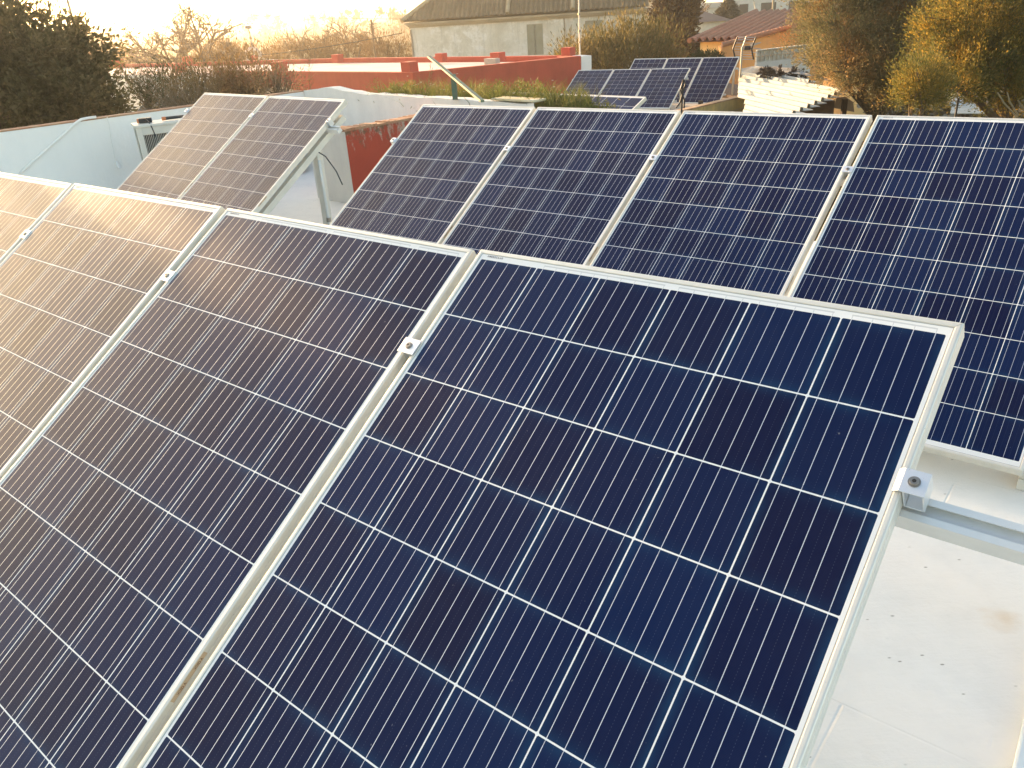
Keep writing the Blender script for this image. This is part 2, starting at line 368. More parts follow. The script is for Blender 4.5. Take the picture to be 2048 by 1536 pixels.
for i in range(n):
    a, b = FWa+(FWb-FWa)*i/n, FWa+(FWb-FWa)*(i+1)/n
    mb.add([(a.x, a.y, .002), (b.x, b.y, .002), (b.x, b.y, top[i+1]), (a.x, a.y, top[i]),
            (a.x+nrm.x*.14, a.y+nrm.y*.14, top[i]), (b.x+nrm.x*.14, b.y+nrm.y*.14, top[i+1])], [(0, 1, 2, 3), (3, 2, 5, 4)])
obj('wall_face', mb, M['wallgrey'], fw)
a, b = FWb-fdir*.55, FWb+fdir*.0
obj('coping_slab', MB().wall(a+nrm*-.015, b+nrm*-.015, .17, .812, .828), plain('ochre_lichen_stone', (.55, .43, .2), (.62, .58, .45), .9, 0, 5, .3), fw)
# red wall with its white end
RA = bz(689, 259, .68); RB = RA+ldir*1.62
t = NT('red_wall_paint'); gz = t.n('ShaderNodeSeparateXYZ'); t.l(t.tc.outputs['Object'], gz.inputs[0])
topf = t.ramp(gz.outputs[2], .42, .70)
c = t.mix(t.ramp(t.noise(3, 6, .65), .35, .7), (.42, .062, .030), (.36, .054, .026))
nn = t.noise(11, 6, .8, t.scaled((1.5, 1.5, .6)))
c = t.mix(t.ramp(t.math('ADD', nn, t.math('MULTIPLY', topf, .24)), .66, .80), c, (.42, .36, .28))
c = t.mix(t.ramp(t.math('ADD', t.noise(13, 5, .8), t.math('MULTIPLY', topf, .34)), .72, .86), c, (.15, .085, .045))
t.l(c, t.b.inputs['Base Color']); t.b.inputs['Roughness'].default_value = .85; t.bump(t.noise(25, 5), .35, .01); M['red'] = t.m
rw = thing('dividing_wall', Vector((RA.x, RA.y, 0)), 'short dividing wall with a weathered red face and a white end, beside the post', 'wall')
pn = Vector((-ldir.y, ldir.x, 0))
obj('red_face', MB().wall(RA+ldir*.001-pn*.003, RB-pn*.003, .13, .002, .66), M['red'], rw)
WA = RA+pn*.62
obj('white_face', MB().wall(WA, RA+pn*.001, .128, .002, .658), M['wallgrey'], rw)
mb = MB()
for k in range(44):
    q0 = RA-ldir*.01+(RB-RA)*(k/44.); q1 = RA-ldir*.01+(RB-RA)*((k+1)/44.); e = rr.uniform(-.006, .006)
    mb.wall(q0-pn*(.012+e*.6), q1-pn*(.012-e*.4), .155, .661+abs(e)*.2, .682+e)
mb.wall(WA-ldir*.012, RA-ldir*.012+pn*.13, .15, .6615, .683)
obj('capping', mb, M['capping'], rw)

# ------------------------------------------------------------------ solar panels
FH = .038
prof = [(0, 0), (0, .009), (.0009, .0095), (.0009, .0115), (0, .012), (0, .021), (.0009, .0215), (.0009, .0235), (0, .024), (0, FH-.004), (.0006, FH-.0018), (.0018, FH-.0006), (.004, FH),
        (.0085, FH-.0001), (.0102, FH-.0006), (.0108, FH-.0016), (.0108, FH-.0028), (.0016, FH-.0032), (.0016, .0016), (.024, .0016), (.024, 0)]
def frame_mesh(simple=False):
    pr = prof if not simple else [(0, 0), (0, FH), (.0108, FH), (.0108, FH-.002), (.002, FH-.003), (.002, 0)]
    mb = MB(); cs = [(0, 0), (W, 0), (W, H), (0, H)]; ins = [(1, 1), (-1, 1), (-1, -1), (1, -1)]; n = len(pr); e = .00035
    for i in range(4):
        j = (i+1) % 4; (x0, y0), (x1, y1) = cs[i], cs[j]; L = math.hypot(x1-x0, y1-y0); dx, dy = (x1-x0)/L*e, (y1-y0)/L*e
        vs = [(x0+ins[i][0]*s+dx, y0+ins[i][1]*s+dy, z) for s, z in pr]+[(x1+ins[j][0]*s-dx, y1+ins[j][1]*s-dy, z) for s, z in pr]
        mb.add(vs, [(k, k+n, (k+1) % n+n, (k+1) % n) for k in range(n)]+[tuple(range(n)), tuple(range(n, 2*n))[::-1]])
    return mb
def text_mesh(name, body, size, m, parent, mtx, squeeze=1.):
    cu = bpy.data.curves.new(name, 'FONT'); cu.body = body; cu.size = size; cu.align_x = 'LEFT'; cu.offset = size*.012
    tmp = bpy.data.objects.new(name, cu); dg = bpy.context.evaluated_depsgraph_get()
    col.objects.link(tmp); bpy.context.view_layer.update(); dg = bpy.context.evaluated_depsgraph_get()
    me = bpy.data.meshes.new_from_object(tmp.evaluated_get(dg)); bpy.data.objects.remove(tmp)
    me.transform(mtx @ Matrix.Diagonal((squeeze, 1, 1, 1))); o = bpy.data.objects.new(name, me); me.materials.append(m); col.objects.link(o)
    o.parent = parent; return o
def make_panel(simple=False):
    root = thing('solar_panel', (0, 0, 0), 'x', 'solar panel')
    f = obj('frame', frame_mesh(simple), M['frame'], root)
    gz = FH-.0022; a = .0095
    obj('glass', MB().add([(a, a, gz), (W-a, a, gz), (W-a, H-a, gz), (a, H-a, gz)], [(0, 1, 2, 3)]), M['cells_far'] if simple else M['cells'], root)
    obj('backsheet', MB().add([(a, a, gz-.006), (W-a, a, gz-.006), (W-a, H-a, gz-.006), (a, H-a, gz-.006)], [(3, 2, 1, 0)]), plainback, root)
    if not simple:
        text_mesh('maker_mark', 'AMERISOLAR', .0078, M['ink'], root, Matrix.Translation((.030, H-.0195, gz+.0004)), 1.0)
        st = MB().add([(W+.0006, .56, .0245), (W+.0006, .66, .0245), (W+.0006, .66, .0345), (W+.0006, .56, .0345)], [(0, 1, 2, 3)])
        so_ = obj('side_sticker', st, M['sticker'], root)
        for yy in (.575, .625):
            text_mesh('sticker_text', 'VOID A', .008, M['inkbrown'], so_, Matrix(((0, 0, 1, W+.0012), (1, 0, 0, yy), (0, 1, 0, .0265), (0, 0, 0, 1))), .9)
    return root
plainback = plain('white_backsheet', (.72, .72, .70), None, .6)
proto = make_panel(); far_proto = make_panel(True)
GAP = .0235
def uv(az, tl, sl):
    U = Vector((math.cos(az)*math.cos(sl), math.sin(az)*math.cos(sl), math.sin(sl))); D0 = Vector((math.sin(az), -math.cos(az), 0)); N = U.cross(D0)
    D = D0*math.cos(tl)+N*math.sin(tl)*(1 if N.z < 0 else -1); return U, D
def panel_mtx(o, U, D, p):
    T = Vector(o)+U*(p*(W+GAP)); Nn = U.cross(-D).normalized(); B = T+D*H-Nn*FH
    return Matrix(((U.x, -D.x, Nn.x, B.x), (U.y, -D.y, Nn.y, B.y), (U.z, -D.z, Nn.z, B.z), (0, 0, 0, 1)))
used = {id(proto): False, id(far_proto): False}
def place_panel(mtx, label, group, pr):
    if not used[id(pr)]: used[id(pr)] = True; o = pr
    else: o = copy_tree(pr)
    o.matrix_world = mtx; tag(o, label, 'solar panel', group); return o
def clamp(mtx, kind, label):
    """kind mid: bridges two frames; end: Z piece at an edge; local x across, y along the slope, z normal; origin on frame top at gap centre"""
    r = thing('panel_clamp', (0, 0, 0), label, 'clamp', 'clamps holding the panels', mtx)
    m = MB(); hw = .019
    if kind == 'mid':
        m.box((-.0235, -hw, .0005), (.0235, hw, .0035)); m.box((-.0095, -hw, -.03), (-.0068, hw, .0005)); m.box((.0068, -hw, -.03), (.0095, hw, .0005)); cx = 0
    else:
        s = kind
        m.add([(s*-.0125, -hw, .0005), (s*-.0125, hw, .0005), (s*-.004, hw, .0062), (s*-.004, -hw, .0062), (s*-.0125, -hw, .002), (s*-.0125, hw, .002), (s*-.004, hw, .0085), (s*-.004, -hw, .0085)],
              [(0, 3, 2, 1), (4, 5, 6, 7), (0, 1, 5, 4), (2, 3, 7, 6), (1, 2, 6, 5), (3, 0, 4, 7)])
        x0, x1 = sorted((s*-.004, s*.030)); m.box((x0, -hw, .0060), (x1, hw, .0084))
        x0, x1 = sorted((s*.0272, s*.030)); m.box((x0, -hw, -.040), (x1, hw, .0060))
        x0, x1 = sorted((s*.004, s*.0272)); m.box((x0, -hw, -.040), (x1, hw, -.037)); x0, x1 = sorted((s*.001, s*.0036)); m.box((x0, -hw, -.040), (x1, hw, .006)); cx = s*.012
    obj('clamp_plate', m, M['clamp'], r, None, False, .0006)
    zt = .0035 if kind == 'mid' else .0084
    b = MB().tube([(cx, 0, zt), (cx, 0, zt+.0015)], .0085, 20).tube([(cx, 0, zt+.0015), (cx, 0, zt+.0045)], .0068, 20, .0058)
    bo = obj('bolt', b, M['steel'], r)
    obj('hex_socket', MB().tube([(cx, 0, zt+.0046), (cx, 0, zt+.0048)], .0031, 6), M['dark'], bo)
    return r
def rail_profile():
    return [(-.02, -.042), (.02, -.042), (.02, -.024), (.018, -.022), (.018, -.018), (.02, -.016), (.02, 0), (.009, 0), (.009, -.003), (.0165, -.003), (.0165, -.014), (-.0165, -.014), (-.0165, -.003), (-.009, -.003), (-.009, 0), (-.02, 0)]
def rail(o, U, D, v, u0, u1, label, group):
    Nn = U.cross(-D).normalized(); B = Vector(o)+D*v-Nn*(FH+.001)+U*u0; L = u1-u0
    m = Matrix(((U.x, -D.x, Nn.x, B.x), (U.y, -D.y, Nn.y, B.y), (U.z, -D.z, Nn.z, B.z), (0, 0, 0, 1)))
    r = rail_profile(); mb = MB(); n = len(r)
    vs = [(0, y, z) for y, z in r]+[(L, y, z) for y, z in r]
    mb.add(vs, [(i, (i+1) % n, (i+1) % n+n, i+n) for i in range(n)]+[tuple(range(n))[::-1], tuple(range(n, 2*n))])
    ob = obj('mounting_rail', mb, M['rail']); ob.matrix_world = m; tag(ob, label, 'rail', group); return ob
def support(o, U, D, u, label, floor=0., vp=.42, m=None, s=.04, back=.0):
    """triangular frame under the panels: sloping beam, rear post, foot bar"""
    Nn = U.cross(-D).normalized(); T = Vector(o)+U*u-Nn*(FH+.043+s/2+.001); m = m or M['khaki']
    a, b = T+D*.08, T+D*(H-.03); p = T+D*vp; foot = Vector((p.x, p.y, floor)) + Vector((-D.x, -D.y, 0)).normalized()*back
    low = Vector((b.x, b.y, floor)); r = thing('support_frame', foot, label, 'support frame', 'triangular frames carrying the panels')
    obj('sloping_beam', MB().bar(a, b, s, s, Nn), m, r)
    obj('post', MB().bar(foot+Vector((0, 0, .004)), p-Nn*(s/2+.001), s*1.15, s*1.15, U), m, r)
    obj('foot_bar', MB().bar(foot+Vector((0, 0, s/2+.002))+(low-foot).normalized()*s*.6, low+Vector((0, 0, s/2+.002)), s, s), m, r)
    return r
ROWS = dict(front=([-0.0529, 1.7611, -0.4965, -0.7, 0.5833, 0.0091]), second=([1.8133, 3.8734, -0.5736, -0.7111, 0.5795, 0.0069]), left=([-1.8722, 7.057, -0.5699, -0.7244, 0.5907, -0.0089]),
            roofa=([2.2997, 22.305, -1.6697, -0.5382, 0.4727, -0.0008]), roofb=([4.0532, 23.8932, -1.5873, -0.6252, 0.6444, 0.0001]))
def rowdef(k):
    q = ROWS[k]; o = Vector((q[0], q[1], q[2]+CZ)); U, D = uv(*q[3:]); return o, U, D
# front row
o, U, D = rowdef('front')
names = {0: 'nearest and largest dark blue solar panel, at the right end of its row', -1: 'front row solar panel directly left of the nearest one, half brown, half blue',
         -2: 'front row solar panel washed pale by the low sun, third from the row end', -3: 'front row solar panel at the left edge of the picture, brightest with sun glare'}
TW = {0: (.0022, .0002, -.0023, -.0066, -.0009, .0071), -1: (.0017, -.0004, .0007, .0001, -.0032, -.0071), -2: (.0014, -.0007, .0034, -.0036, .0046, .0003)}   # panels never sit perfectly in line
OW = {}
for p in (0, -1, -2, -3):
    tw = TW.get(p, (0,)*6); q_ = ROWS['front']; O_ = o+U*(p*(W+GAP))+Vector(tw[:3]); U_, D_ = uv(q_[3]+tw[3], q_[4]+tw[4], q_[5]+tw[5]); OW[p] = (O_, U_, D_)
    place_panel(panel_mtx(O_, U_, D_, 0), names[p], 'solar panels of the front row', proto)
def cmtx(o, U, D, u, v):
    Nn = U.cross(-D).normalized(); B = Vector(o)+U*u+D*v
    return Matrix(((U.x, -D.x, Nn.x, B.x), (U.y, -D.y, Nn.y, B.y), (U.z, -D.z, Nn.z, B.z), (0, 0, 0, 1)))
P1 = W+GAP
CL = [('between the nearest and second front panels', -GAP/2, .289), ('between the second and third front panels from the right', -P1-GAP/2, .276), ('at the far left of the front row', -2*P1-GAP/2, .262)]
for nm, u, v in CL:
    clamp(cmtx(o, U, D, u, v), 'mid', 'small aluminium clamp with a bolt '+nm)
    clamp(cmtx(o, U, D, u, H-.29), 'mid', 'lower aluminium clamp '+nm)
clamp(cmtx(*OW[0], W, .291), 1, 'largest aluminium end clamp with hex bolt on the right edge of the nearest panel')
clamp(cmtx(*OW[0], W, H-.29), 1, 'lower end clamp on the right edge of the nearest panel')
GR = 'aluminium rails under the panels'
rail(o, U, D, .305, -3.3, 1.75, 'aluminium slotted rail sticking out right of the nearest panel below its end clamp', GR)
rail(o, U, D, H-.29, -3.3, W+.06, 'lower aluminium rail hidden under the front row of panels', GR)
for u in (-3.0, -1.5, .45): support(o, U, D, u, 'frame hidden under the front row, %s' % {-3.0: 'at its left end', -1.5: 'at its middle', .45: 'below the nearest panel'}[u])
# second row
o, U, D = rowdef('second')
names = {-3: 'leftmost solar panel of the second row, its corner beside the red wall', -2: 'second row solar panel, second from the left, below the green brace',
         -1: 'second row solar panel below the small far panels, third from the left', 0: 'second row solar panel at the right edge, under the golden trees'}
for p in (-3, -2, -1, 0): place_panel(panel_mtx(o, U, D, p), names[p], 'solar panels of the second row', proto)
for nm, u, v, kd in [('at the free left edge of the second row beside the red wall', -3*P1, .368, -1), ('between the first and second panels of the second row', -2*P1-GAP/2, .374, 'mid'),
                 ('between the second and third panels of the second row', -P1-GAP/2, .371, 'mid'), ('between the third and fourth panels of the second row', -GAP/2, .367, 'mid')]:
    clamp(cmtx(o, U, D, u, v), kd, 'small aluminium clamp '+nm)
    clamp(cmtx(o, U, D, u, H-.35), kd, 'lower clamp '+nm)
rail(o, U, D, .372, -3*P1-.05, 2., 'upper aluminium rail under the second row of panels', GR)
rail(o, U, D, H-.35, -3*P1-.05, 2., 'lower aluminium rail under the second row of panels', GR)
for u in (-2.75, -1.5, -.3, 1.0): support(o, U, D, u, 'frame under the second row, %s' % {-2.75: 'below its leftmost panel', -1.5: 'below its second panel', -.3: 'below its third panel', 1.0: 'below its rightmost panel'}[u], vp=.5)
# left pair
o, U, D = rowdef('left')
place_panel(panel_mtx(o, U, D, 0), 'right one of the two dull brown panels standing by the white wall', 'pair of solar panels by the white wall', proto)
place_panel(panel_mtx(o, U, D, -1), 'left one of the two dull brown panels, hiding the air conditioner', 'pair of solar panels by the white wall', proto)
clamp(cmtx(o, U, D, -P1, .247), -1, 'small clamp on the left edge of the brown panel pair')
clamp(cmtx(o, U, D, -GAP/2, .24), 'mid', 'small clamp between the two brown panels')
clamp(cmtx(o, U, D, W, .237), 1, 'small clamp on the right edge of the brown panel pair')
rail(o, U, D, .26, -P1-.04, W+.11, 'rail with a dark open end right of the brown panel pair', GR)
rail(o, U, D, H-.3, -P1-.04, W+.03, 'lower rail under the brown panel pair', GR)
support(o, U, D, W-.05, 'khaki triangular frame with a tall post under the right brown panel', vp=.44, s=.045)
support(o, U, D, -P1+.1, 'khaki frame under the left brown panel', vp=.44, s=.062)
Nn = U.cross(-D).normalized(); q = o+U*(W+.005)+D*.44-Nn*.12
cb = MB().tube([q+Vector((-.02, 0, 0)), q+Vector((.03, -.02, -.03)), q+Vector((.10, -.05, -.14)), q+Vector((.135, -.07, -.24))], .0045, 6)
tag(obj('cable', cb, M['black'], None, q), 'thin black cable sticking out behind the tall khaki post', 'cable')
pf = o+U*(W-.05)+D*.44
pp = [Vector((pf.x, pf.y, 0))+UX*.045+UY*.04+Vector((0, 0, z)) for z in (.0, .15, .4, .62)]
cp = thing('white_conduit', pp[0], 'thin white conduit running down beside the khaki post', 'conduit')
obj('pipe', MB().tube(pp, .011, 8), plain('white_pvc', (.72, .72, .68), None, .4), cp, None, True)
obj('clip', MB().tube([pp[1], pp[1]+Vector((0, 0, .03))], .018, 10), M['steel'], cp)

# ------------------------------------------------------------------ far roof with small panels
o, U, D = rowdef('roofa'); ZA = -.86
for i, nm in enumerate(('left', 'middle', 'right')):
    place_panel(panel_mtx(o, U, D, i), '%s panel of the nearer group of three small solar panels on the far roof' % nm, 'three small panels on the far roof, nearer group', far_proto)
rail(o, U, D, .37, -.05, 3*P1+.03, 'rail behind the nearer small panel group', GR); rail(o, U, D, 1.3, -.05, 3*P1+.03, 'lower rail behind the nearer small panel group', GR)
for u in (.2, 2.9): support(o, U, D, u, 'frame %s the nearer small panel group' % ('at the left of' if u < 1 else 'at the right of'), floor=-1.0)
clamp(cmtx(o, U, D, 3*P1-GAP, .36), 1, 'tiny clamp on the right edge of the nearer small panel group')
o, U, D = rowdef('roofb')
for i, nm in enumerate(('left', 'middle', 'right')):
    place_panel(panel_mtx(o, U, D, i), '%s panel of the rear group of three small solar panels beside the antenna' % nm, 'three small panels on the far roof, rear group', far_proto)
rail(o, U, D, .37, -.05, 3*P1+.05, 'rail behind the rear small panel group', GR); rail(o, U, D, 1.3, -.05, 3*P1+.03, 'lower rail behind the rear small panel group', GR)
for u in (.2, 2.93): support(o, U, D, u, 'light metal frame %s' % ('behind the left panel of the rear group' if u < 1 else 'with a post, right of the rear group by the antenna'), floor=-1.0, vp=.22)
# two low panels behind the weeds
o = bz(1147, 188, .655); U, D = uv(-.745, .50, -.0)
e = bz(1280, 193, .655); d = (e-o); U = d.normalized(); az = math.atan2(U.y, U.x); U, D = uv(az, .42, 0); 
place_panel(panel_mtx(o, U, D, 0), 'low pale panel partly hidden by weeds, just behind the second row', 'two low panels behind the weeds', far_proto)
place_panel(panel_mtx(o, U, D, -1), 'low panel almost wholly covered by weeds, left of the pale low panel', 'two low panels behind the weeds', far_proto)
for u in (-.8, .8): support(o, U, D, u, 'frame under the %s low panel behind the weeds' % ('left' if u < 0 else 'right'), floor=-.3)

# ------------------------------------------------------------------ air conditioner, pipes and small things on the terrace
def frame_at(p, x, y=None):    # matrix with local x along x, z up
    x = Vector(x).normalized(); z = Vector((0, 0, 1)); y = z.cross(x)
    return Matrix(((x.x, y.x, 0, p[0]), (x.y, y.y, 0, p[1]), (x.z, y.z, 1, p[2]), (0, 0, 0, 1)))
acm = plain('cream_painted_metal', (.66, .64, .56), (.58, .56, .49), .5, 0, 5)
A0 = Vector((-3.47, 8.04, 0))
ACX = Vector((.88, .47, 0)).normalized(); ac = thing('air_conditioner', A0, 'cream outdoor air conditioning unit with a round fan grille, half hidden by the brown panels', 'air conditioner', None, frame_at(A0, ACX))
# local x along the front (away from camera), y to the back (-UX), z up ; front face is y=0
L_, Dp, Hh = .80, .29, .75
mb = MB(); mb.box((0, 0, .07), (.05, .03, Hh-.02)); mb.box((.05, .0, .07), (L_, .022, .14)); mb.box((.05, 0, Hh-.09), (L_, .022, Hh-.02)); mb.box((.63, 0, .14), (L_, .022, Hh-.09))
mb.box((0, .03, .07), (.012, .09, Hh-.02)); mb.box((0, Dp-.03, .07), (.012, Dp, Hh-.02)); mb.box((.012, Dp-.012, .07), (L_, Dp, Hh-.02)); mb.box((L_-.012, .022, .07), (L_, Dp-.012, Hh-.02))
mb.box((.012, .022, .07), (L_-.012, Dp-.012, .085))
obj('casing', mb, acm, ac, (0, 0, 0), False, .003)
obj('lid', MB().box((-.012, -.012, Hh-.019), (L_+.012, Dp+.012, Hh+.008)), acm, ac, (0, 0, 0), False, .006)
mb = MB(); mb.box((.022, .09, .09), (.026, Dp-.03, Hh-.03))
for i in range(40): z = .10+i*.0152; mb.box((.014, .09, z), (.022, Dp-.031, z+.002))
obj('coil', mb, plain('dark_fins', (.10, .10, .09), (.16, .15, .13), .6, .3, 30), ac, (0, 0, 0))
obj('fan_shroud', MB().box((.05, .10, .14), (.63, .104, Hh-.09)), M['dark'], ac, (0, 0, 0))
mb = MB(); cx, cz, rr_ = .32, .40, .235
for k in range(1, 7):
    r0 = rr_*k/6; mb.tube([(cx+r0*math.cos(t*math.pi/18), .006, cz+r0*math.sin(t*math.pi/18)) for t in range(37)], .0022, 4, cap=False)
for k in range(24):
    t = k*math.pi/12; mb.tube([(cx+.04*math.cos(t), .010, cz+.04*math.sin(t)), (cx+rr_*math.cos(t), .010, cz+rr_*math.sin(t))], .0018, 4)
for k in range(36):
    x = .058+k*.0158
    h = math.sqrt(max(0, rr_**2-(x-cx)**2)); 
    for z0, z1 in ((.14, cz-h), (cz+h, Hh-.09)):
        if z1-z0 > .01: mb.tube([(x, .006, z0), (x, .006, z1)], .0022, 4)
obj('grille', mb, acm, ac, (0, 0, 0))
mb = MB()
for k in range(3):
    t0 = k*2*math.pi/3
    pts = [(cx+r*math.cos(t0+a), .07+.02*a, cz+r*math.sin(t0+a)) for r, a in ((.05, 0), (.21, .05), (.22, .5), (.2, .95), (.05, .7))]
    mb.add(pts, [(0, 1, 2, 3, 4)])
mb.tube([(cx, .05, cz), (cx, .09, cz)], .05, 14)
obj('fan', mb, plain('fan_grey', (.12, .12, .11), None, .5), ac, (0, 0, 0))
for x in (.1, .66): obj('foot', MB().box((x, .0, .004), (x+.05, Dp, .068)), M['black'], ac, (0, 0, 0), False, .004)
acM = ac.matrix_world.copy() if False else frame_at(A0, ACX)
def acp(x, y, z): return acM @ Vector((x, y, z))
tp = acp(.10, .15, Hh+.010); orange = plain('orange_plastic', (.62, .20, .07), None, .5)
tl = thing('plug_block', tp, 'short black block with an orange end lying on the air conditioner lid', 'connector', None, frame_at(tp, ACX+UX*.2))
obj('body', MB().box((-.045, -.03, 0), (.075, .03, .045)), M['black'], tl, (0, 0, 0), False, .006)
obj('end_cap', MB().box((-.062, -.028, .003), (-.0455, .028, .042)), orange, tl, (0, 0, 0), False, .004)
obj('lead', MB().tube([(.03, -.03, .03), (.05, -.10, .01), (.07, -.17, -.03), (.09, -.19, -.14)], .006, 6), M['black'], tl, (0, 0, 0))
tp = acp(.30, .12, Hh+.010)
tl = thing('hand_brush', tp, 'long black brush handle with an orange tip lying on the air conditioner', 'brush', None, frame_at(tp, ACX))
obj('handle', MB().tube([(.0, 0, .022), (.12, 0, .022), (.30, 0, .024)], .016, 10, .013), M['black'], tl, (0, 0, 0))
obj('tip', MB().tube([(-.035, 0, .022), (.001, 0, .022)], .0175, 10), orange, tl, (0, 0, 0))
obj('brush_head', MB().box((.24, -.035, .010), (.34, .035, .06)), plain('brown_wood', (.22, .15, .09), None, .7), tl, (0, 0, 0), False, .006)

lnrm = Vector((ldir.y, -ldir.x, 0))         # out of the left wall, towards the terrace
def on_wall(x, y, off=.012, p=LW0, n=lnrm):
    d = Vector(((x-1024)/FPX*CR-(y-768)/FPX*CU+CF)); c0 = Vector((0, 0, CZ)); q = p+n*off; t = (q-c0).dot(n)/d.dot(n); return c0+d*t
pts = [on_wall(x, y) for x, y in ((40, 347), (70, 319), (100, 292), (130, 266), (150, 247), (162, 239), (176, 236), (192, 234))]
cw = thing('wall_conduit', pts[0], 'white painted pipe running diagonally up the left parapet wall', 'conduit')
obj('pipe', MB().tube(pts, .013, 8), M['wallwhite'], cw, None, True)
pts = [on_wall(x, y, .008) for x, y in ((214, 234), (219, 250), (222, 275), (227, 300), (231, 322))]
cw = thing('hanging_lead', pts[-1], 'thin white lead with a small connector hanging on the parapet wall', 'cable')
obj('lead', MB().tube(pts, .004, 5), M['wallwhite'], cw)
obj('connector', MB().tube([pts[-1]+lnrm*.01, pts[-1]+lnrm*.01+Vector((.01, 0, -.07))], .014, 8).tube([pts[-1]+Vector((.02, .0, -.02)), pts[-1]+Vector((.03, 0, -.08))], .009, 6), M['clamp'], cw)
hs = thing('pipe_bundle', (-2.4, 9.2, 0), 'bundle of grey flexible pipes lying on the terrace floor behind the panels', 'pipes')
for k in range(4):
    a = k*.075; z = .03+(k % 2)*.045
    pts = [(-3.0+a*.2, 8.62+a, z), (-2.65, 8.80+a, z), (-2.36-a*.7, 9.02+a*.9, z), (-2.22-a*.8, 9.28+a*.6, z+.02), (-2.22-a, 9.52+a*.3, z+.05), (-2.30-a, 9.75, z+.12+a*.5)]
    # smooth and ribbed
    P = []
    for i in range(len(pts)-1):
        for j in range(6): P.append(Vector(pts[i]).lerp(Vector(pts[i+1]), j/6))
    for _ in range(6): P = [P[0]]+[(P[i-1]+P[i]*2+P[i+1])/4 for i in range(1, len(P)-1)]+[P[-1]]
    obj('pipe', MB().tube(P, .034-.004*(k % 3), 9), M['greypipe'], hs, None, True)
obj('tie', MB().tube([(-2.33, 8.95, .05), (-2.25, 9.15, .15), (-2.2, 9.35, .30)], .008, 6), M['black'], hs)
# green post with brace on the wall
gp = thing('green_brace', Vector((-.37, 8.14, .8)), 'green painted post with a long diagonal bar standing on the wall among the weeds', 'brace')
lo_, tp_ = Vector((-.11, 7.32, .86)), Vector((-.37, 8.06, 1.01))
obj('post', MB().bar(Vector((-.37, 8.10, .80)), Vector((-.37, 8.10, 1.03)), .05, .05, (0, 1, 0)), M['green'], gp)
obj('diagonal_bar', MB().bar(lo_-(tp_-lo_)*.05, lo_+(tp_-lo_)*2.02, .035, .02), plain('worn_green_bar', (.13, .19, .12), (.30, .27, .19), .7, 0, 12, .3), gp)

# ------------------------------------------------------------------ overgrown bank behind the wall, weeds
bn = nrm; bedp = [CN+bn*.145+fdir*-.3, FW1+bn*.145+fdir*.35, FW1+bn*.9+fdir*.75, FW1+bn*1.3+fdir*-.2, CN+bn*3.0+fdir*.8, CN+bn*3.4-fdir*2.2-ldir*2.0, LW0+bn*.0-lnrm*.145-ldir*1.5, LW0-lnrm*.145-ldir*1.5]
bedp = [CN-lnrm*.145+fdir*.0+ldir*.2, FW1+bn*.145+fdir*.45, FW1+bn*.8+fdir*.55, FW1+bn*.95+fdir*-.6, CN+bn*.45+fdir*.9, CN+bn*.40-fdir*.1, CN+bn*.6-fdir*1.0, CN+bn*1.2-fdir*2.8, by(300, 222, 12.3), by(262, 232, 9.9), LW1-lnrm*.145-ldir*.9]
mb = MB(); mb.prism(bedp, -3.1, .66); bed = obj('earth_bank', mb, M['soil']); tag(bed, kind='structure')
def weeds(name, n, area, hmin, hmax, m, seed, wd=.006, lean=.35, zf=.66, dens=None):
    rng = np.random.default_rng(seed); V = []; F = []
    cc = area(rng, n); nb = len(cc)
    h = hmin+(hmax-hmin)*rng.random(nb)**3.
    if dens is not None: h = h*dens(cc)
    az = rng.random(nb)*2*np.pi; ln = rng.normal(size=(nb, 2))*lean
    b = np.column_stack([cc, np.full(nb, zf-.02)]); S = np.column_stack([np.cos(az), np.sin(az), np.zeros(nb)])*wd
    t = b+np.column_stack([ln[:, 0]*h, ln[:, 1]*h, h]); mdl = b+np.column_stack([ln[:, 0]*h*.3, ln[:, 1]*h*.3, h*.55])
    V = np.stack([b-S, b+S, mdl+S*.8, t, mdl-S*.8], 1).reshape(-1, 3); o = np.arange(nb)[:, None]*5
    return V, np.concatenate([o+np.array([[0, 1, 2, 4]]), o+np.array([[4, 2, 3, 3]])]), t
def strip(rng, n, u0=0., u1=1., d0=.16, d1=1.1, cl=.06, seg=None):
    k = max(1, n//22); u = u0+(u1-u0)*rng.random(k); d = d0+(d1-d0)*rng.random(k)**1.3; i = rng.integers(0, k, n)
    L = (FW1+fdir*.4-CN).length
    P = np.array(CN)[None, :2]+np.outer(u[i]*L, np.array(fdir)[:2])+np.outer(d[i], np.array(nrm)[:2])+rng.normal(size=(n, 2))*cl; return P
def grassmesh(name, V, F, m, **kw):
    tri = F[:, 2] == F[:, 3]; me = bpy.data.meshes.new(name); Fl = F.tolist()
    quads = F[~tri]; tr = F[F[:, 2] == F[:, 3]][:, :3]
    me.vertices.add(len(V)); me.vertices.foreach_set('co', np.asarray(V, np.float32).ravel())
    nl = len(quads)*4+len(tr)*3; me.loops.add(nl); me.loops.foreach_set('vertex_index', np.concatenate([quads.ravel(), tr.ravel()]).astype(np.int32))
    me.polygons.add(len(quads)+len(tr)); ls = np.concatenate([np.arange(len(quads))*4, len(quads)*4+np.arange(len(tr))*3]).astype(np.int32)
    lt = np.concatenate([np.full(len(quads), 4), np.full(len(tr), 3)]).astype(np.int32)
    me.polygons.foreach_set('loop_start', ls); me.polygons.foreach_set('loop_total', lt); me.update(calc_edges=True)
    o = link_mesh(name, me, m); return o
M['weed'] = leaf_mat('weed_green', [(.10, .09, .03), (.10, .125, .03), (.16, .16, .045), (.27, .20, .09)], .4, 2.2)
M['weeddry'] = leaf_mat('weed_dry', [(.14, .09, .05), (.24, .17, .09), (.34, .24, .13), (.18, .14, .08)], .35, 1.6)
L_ = (FW1+fdir*.4-CN).length
